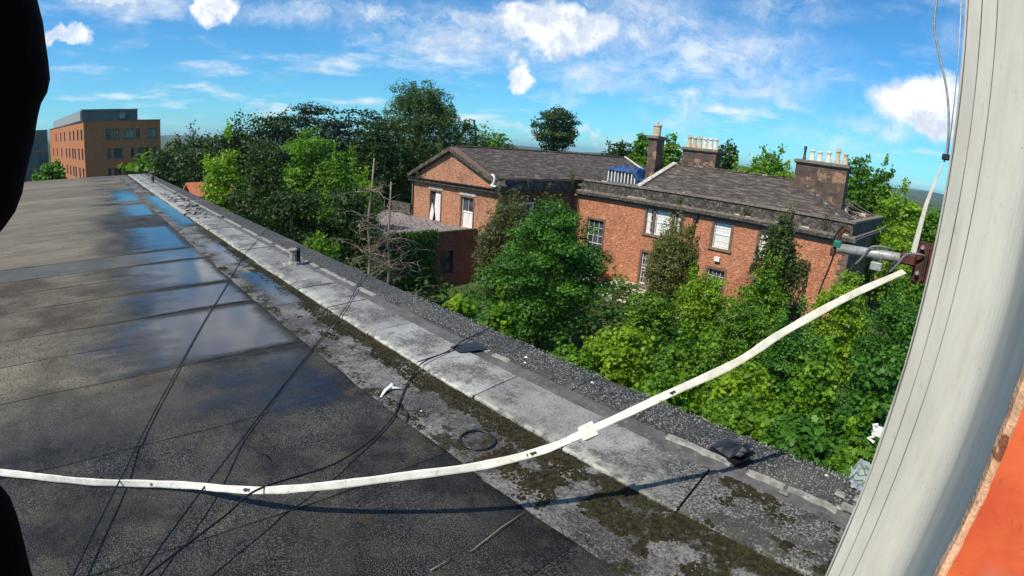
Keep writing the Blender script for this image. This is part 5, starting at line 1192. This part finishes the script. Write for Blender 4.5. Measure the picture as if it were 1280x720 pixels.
m = MB(); m.bbox(-.585, -.56, Y0-.03, Y0+.02, -.39, -.345, .004); m.tube([(-.55, Y0, -.335), (-.555, Y0, -.27), (-.53, Y0, -.235)], .012, 8); m.tube([(-.53, Y0, -.235), (-.50, Y0, -.245)], .014, 8); m.build('end_clamp', M['rust'], bk)
for (x1, z1, x2) in ((-.575, -.56, -.60), (-.56, -.22, -.54)):
    m = MB(); m.tube(smooth_path([(-.565, Y0, -.37), (-.58, Y0, (-.37+z1)/2), (x2, Y0, z1), (x2-.005, Y0, z1-.05)], 5), .0045, 6); m.build('hanging_tail', M['cable_black'], bk, smooth=True)
# drop cable going up from the bracket: flat white ribbon, then a thin grey cable past a clip
dc = thing('drop_cable', 'thin cable rising beside the white frame, a flat white ribbon in its lower part', 'cable', (-.15, 2.95, -.28))
lo = [Vector(p) for p in smooth_path([(-.165, Y0-.01, -.285), (-.158, Y0-.01, -.15), (-.145, Y0-.01, -.02), (-.118, Y0, .10), (-.093, Y0, .20)], 8)]
ribbon(lo, lambda t: .0115*(1-t)+.0032, .003, 4, .1).build('ribbon', M['white_cable'], dc)
m = MB(); m.tube(smooth_path([(-.093, Y0, .19), (-.10, Y0, .35), (-.13, Y0, .52), (-.185, Y0, .70), (-.215, Y0, .82), (-.212, Y0, .95), (-.19, Y0, 1.1), (-.17, Y0, 1.4)], 8), .0055, 6); m.build('upper_cable', M['pale_cable'] if 'pale_cable' in M else M['galv'], dc, smooth=True)
m = MB(); m.tube([(-.085, Y0, .19), (-.088, Y0, .5), (-.10, Y0, 1.3)], .003, 5); m.build('guide_wire', M['galv'], dc, smooth=True)
m = MB(); m.bbox(-.112, -.075, Y0-.015, Y0+.015, .185, .215, .004); m.build('clip', M['black'], dc)

# ---------------------------------------------------------------- the window we look out of
def whitewood(N, b):
    p = N.pos(); q = N.xyz(p)
    c = N.mix(N.step(N.noise(N.vmath('MULTIPLY', p, (8, 8, 1.2)), 6, 5, .6), .3, .7), (.49, .465, .39), (.60, .57, .485))
    c = N.mix(N.math('MULTIPLY', N.step(N.noise(N.vmath('MULTIPLY', p, (3, 3, .8)), 30, 5, .7), .63, .70), .55), c, (.36, .34, .30))
    c = N.mix(N.math('MULTIPLY', N.step(N.noise(p, 300, 3, .7), .66, .70), .6), c, (.22, .20, .17))
    N.put(b.inputs['Base Color'], c); b.inputs['Roughness'].default_value = .5
    N.put(b.inputs['Normal'], N.bump(N.noise(N.vmath('MULTIPLY', p, (6, 6, 1)), 40, 4, .6), .25, .001))
M['whitewood'] = mat('grubby_white_frame_paint', whitewood)
wf = thing('window_frame', 'white painted upright of the window we look out of, running up the right side', 'window frame', (0, .56, -1.2))
Yf = .55; t15 = lambda az: Yf*math.tan(math.radians(az-45))
zb_, zt_ = -1.25, 1.2
def board(x0, x1, y, name, th=.03, wob=.0, ch=.0012, lab=None):
    m = MB(); n = 36; vs = []; r = random.Random(int(x0*1e4))
    for i in range(n+1):
        z = zb_+(zt_-zb_)*i/n; e0 = r.uniform(-wob, wob); e1 = r.uniform(-wob, wob)
        vs += [(x0+e0, y+th, z), (x0+e0, y+ch, z), (x0+e0+ch, y, z), (x1+e1-ch, y, z), (x1+e1, y+ch, z), (x1+e1, y+th, z)]
    m.add(vs, [(6*i+k, 6*i+(k+1) % 6, 6*i+6+(k+1) % 6, 6*i+6+k) for i in range(n) for k in range(6)]+[tuple(range(6))[::-1], tuple(6*n+k for k in range(6))])
    return m.build(name, M['whitewood'], wf, label=lab)
e = [t15(43.55), t15(43.85), t15(45.1), t15(46.5), t15(51.4)]
board(e[0], e[1]-.0008, Yf+.006, 'outer_bead', .03, .0006, .0008)
board(e[1], e[2]-.0004, Yf+.001, 'frame_board', .034, .00015, .0005)
board(e[2], e[3]-.0004, Yf, 'frame_board', .036, .00015, .0005)
m = MB(); m.box(e[0]+.001, e[3]+.01, Yf+.012, Yf+.04, zb_, zt_); m.build('backing', M['lead_grey'], wf)
# broad board, rounded over to the inner reveal
m = MB(); prof = [(e[3], Yf+.03), (e[3], Yf+.0005), (e[3]+.0005, Yf)]
x1 = e[4]; R_ = .022
for k in range(9):
    a = k/8*math.pi/2; prof.append((x1-R_+R_*math.sin(a)+.0, Yf-.0+0-R_*(1-math.cos(a))))
prof += [(x1+.006, .42), (x1+.012, .36), (x1+.05, .36), (x1+.05, Yf+.03)]
vs = []; n = 30
for i in range(n+1):
    z = zb_+(zt_-zb_)*i/n; vs += [(x, y, z) for x, y in prof]
k_ = len(prof); m.add(vs, [(k_*i+k, k_*i+(k+1) % k_, k_*i+k_+(k+1) % k_, k_*i+k_+k) for i in range(n) for k in range(k_)]+[tuple(range(k_))[::-1], tuple(k_*n+k for k in range(k_))])
m.build('jamb', M['whitewood'], wf, smooth=False)
# orange wall edge inside the jamb
def orange_f(N, b):
    p = N.pos(); q = N.xyz(p)
    c = N.mix(N.step(N.noise(p, 14, 4, .6), .35, .65), (.62, .085, .025), (.78, .14, .04))
    c = N.mix(N.math('MULTIPLY', N.step(N.noise(p, 130, 4, .7), .56, .66), .5), c, (.42, .07, .03))
    c = N.mix(N.math('MULTIPLY', N.step(N.math('ADD', q[2], N.math('MULTIPLY', N.noise(p, 20, 2), .05)), LIFT-.165, LIFT-.20), N.step(N.math('ADD', q[0], N.math('MULTIPLY', N.noise(p, 30, 2), .02)), .085, .10)), c, (.52, .17, .12))
    N.put(b.inputs['Base Color'], c); b.inputs['Roughness'].default_value = .8
    N.put(b.inputs['Normal'], N.bump(N.noise(p, 60, 4), .4, .002))
M['orange'] = mat('orange_painted_brick', orange_f)
M['chipped'] = simple('chipped_cream_mortar', (.74, .40, .22), .9, .3, 60, .6, speck=(70, .60, (.22, .05, .02), .9), bd=.002)
ow = thing('orange_wall', 'orange painted wall corner at the bottom right, beside the white frame', 'wall', (.1, .34, -1.2))
xo = .332*math.tan(math.radians(9.9))
r = random.Random(9)
zz = -1.2; k = 0
while zz < .9:
    h_ = .30; m = MB(); n = 12; vs = []
    for i in range(n+1):
        z = zz+h_*i/n; j_ = r.uniform(-.0009, .0009); vs += [(xo+.003+j_, .335, z), (xo+.30, .335, z), (xo+.30, .352, z), (xo+.003+j_, .352, z)]
    m.add(vs, [(4*i+c, 4*i+(c+1) % 4, 4*i+4+(c+1) % 4, 4*i+4+c) for i in range(n) for c in range(4)]+[(0, 1, 2, 3), (4*n+3, 4*n+2, 4*n+1, 4*n)]); m.build('painted_face', M['orange'], ow); zz += h_+.0005
m = MB(); vs = []; n = 160
for i in range(n+1):
    z = -1.2+2.1*i/n; j_ = r.uniform(-.0008, .0008); vs += [(xo-.0015+j_, .340, z), (xo+j_*.5, .3345+r.uniform(0, .001), z), (xo+.0035+r.uniform(-.001, .001), .3335, z), (xo+.006, .336, z)]
m.add(vs, [(4*i+c, 4*i+4+c, 4*i+5+c, 4*i+1+c) for i in range(n) for c in range(3)]); m.build('chipped_edge', M['chipped'], ow)
# outer wall of our building beyond the frame, down to the ground
m = MB(); m.box(.012, .5, .64, 3.02, GZ, 3.0); m.build('own_wall', M['whitewood'], kind='structure', label='white outer wall beyond the window frame')
# white clip and clear plastic sheet at the frame edge
m = MB(); m.bbox(-.026, -.012, .60, .61, -.262, -.252, .001); m.tube([(-.024, .6, -.256), (-.027, .6, -.249), (-.022, .6, -.247)], .0015, 5); m.tube([(-.022, .6, -.262), (-.028, .6, -.266), (-.02, .6, -.269)], .0016, 5)
m.build('white_clip', M['white_paint'], cat='clip', label='small white plastic clip on the outer edge of the white frame')
def clear_f(N, b):
    b.inputs['Base Color'].default_value = (.62, .66, .68, 1); b.inputs['Roughness'].default_value = .12; b.inputs['Alpha'].default_value = .45; b.inputs['Specular IOR Level'].default_value = .8
M['clear'] = mat('clear_plastic', clear_f)
rp_ = random.Random(5); m = MB(); vs = []; nx, nz = 9, 12
for i in range(nx+1):
    for j in range(nz+1): vs.append((-.17+.15*i/nx+rp_.uniform(-.008, .008)+.03*(1-j/nz), 2.84+rp_.uniform(-.03, .03), RZ+.03+.17*j/nz+rp_.uniform(-.008, .008)-(.06 if i < 2 and j > 8 else 0)))
m.add(vs, [(i*(nz+1)+j, (i+1)*(nz+1)+j, (i+1)*(nz+1)+j+1, i*(nz+1)+j+1) for i in range(nx) for j in range(nz)])
m.build('plastic_sheet', M['clear'], cat='plastic sheet', label='crumpled clear plastic tucked between parapet end and white frame')
for k, (x, y, s_) in enumerate(((-.16, 2.72, .035), (-.09, 2.62, .045), (-.05, 2.74, .04), (-.13, 2.60, .025), (-.42, 2.52, .03))):
    q = MB(); q.bbox(x-s_, x+s_*.8, y-s_*.7, y+s_*.7, RZ+.02, RZ+.02+s_*.5, s_*.2)
    q.build('mortar_lump', M['mortar'], roof)

# ---------------------------------------------------------------- black cloth at the left edge (photographer's coat)
m = MB()
ring = 20; prof = [(.30, -.13, .05), (.20, -.085, .055), (.13, -.045, .06), (.10, -.031, .06), (.079, -.025, .06), (.054, -.0212, .06), (.042, -.020, .06), (.033, -.022, .059), (.026, -.0262, .058), (.018, -.0285, .058), (.001, -.032, .058), (-.021, -.039, .056), (-.032, -.042, .055), (-.044, -.048, .052), (-.053, -.056, .05), (-.09, -.095, .05), (-.16, -.13, .05), (-.22, -.125, .05), (-.25, -.103, .05), (-.262, -.099, .05), (-.281, -.099, .052), (-.303, -.102, .055), (-.36, -.11, .07)]
vs = []
cr_ = random.Random(1)
for z, y, r_ in prof:
    for k in range(ring):
        a = 2*math.pi*k/ring; vs.append((-.40+.05*math.cos(a)-.02, y-r_+r_*math.sin(a), z))
m.add(vs, [(ring*i+k, ring*i+(k+1) % ring, ring*i+ring+(k+1) % ring, ring*i+ring+k) for i in range(len(prof)-1) for k in range(ring)]+[tuple(range(ring))[::-1], tuple(ring*(len(prof)-1)+k for k in range(ring))])
m.build('black_cloth', M['coat'], cat='cloth', label='black cloth bulging into view along the left edge, in deep shadow', smooth=True)

# ---------------------------------------------------------------- haze
hm = bpy.data.materials.new('thin_air'); hm.use_nodes = True; HN = NT(hm.node_tree); HN.n.clear()
pv = HN.new('ShaderNodeVolumePrincipled'); pv.inputs['Color'].default_value = (.66, .80, 1.0, 1); pv.inputs['Density'].default_value = 1.3e-4; pv.inputs['Anisotropy'].default_value = .3
ho = HN.new('ShaderNodeOutputMaterial'); HN.l.new(pv.outputs[0], ho.inputs['Volume'])
MB().box(-7100, 7100, -7100, 7100, GZ-1, 62).build('haze', hm, kind='stuff', label='thin blue air over the far hills')

# ---------------------------------------------------------------- lift everything so that the ground is at z = 0
for o in list(sc.objects):
    if o.parent is None and o.type not in ('CAMERA', 'LIGHT'): o.location.z += LIFT
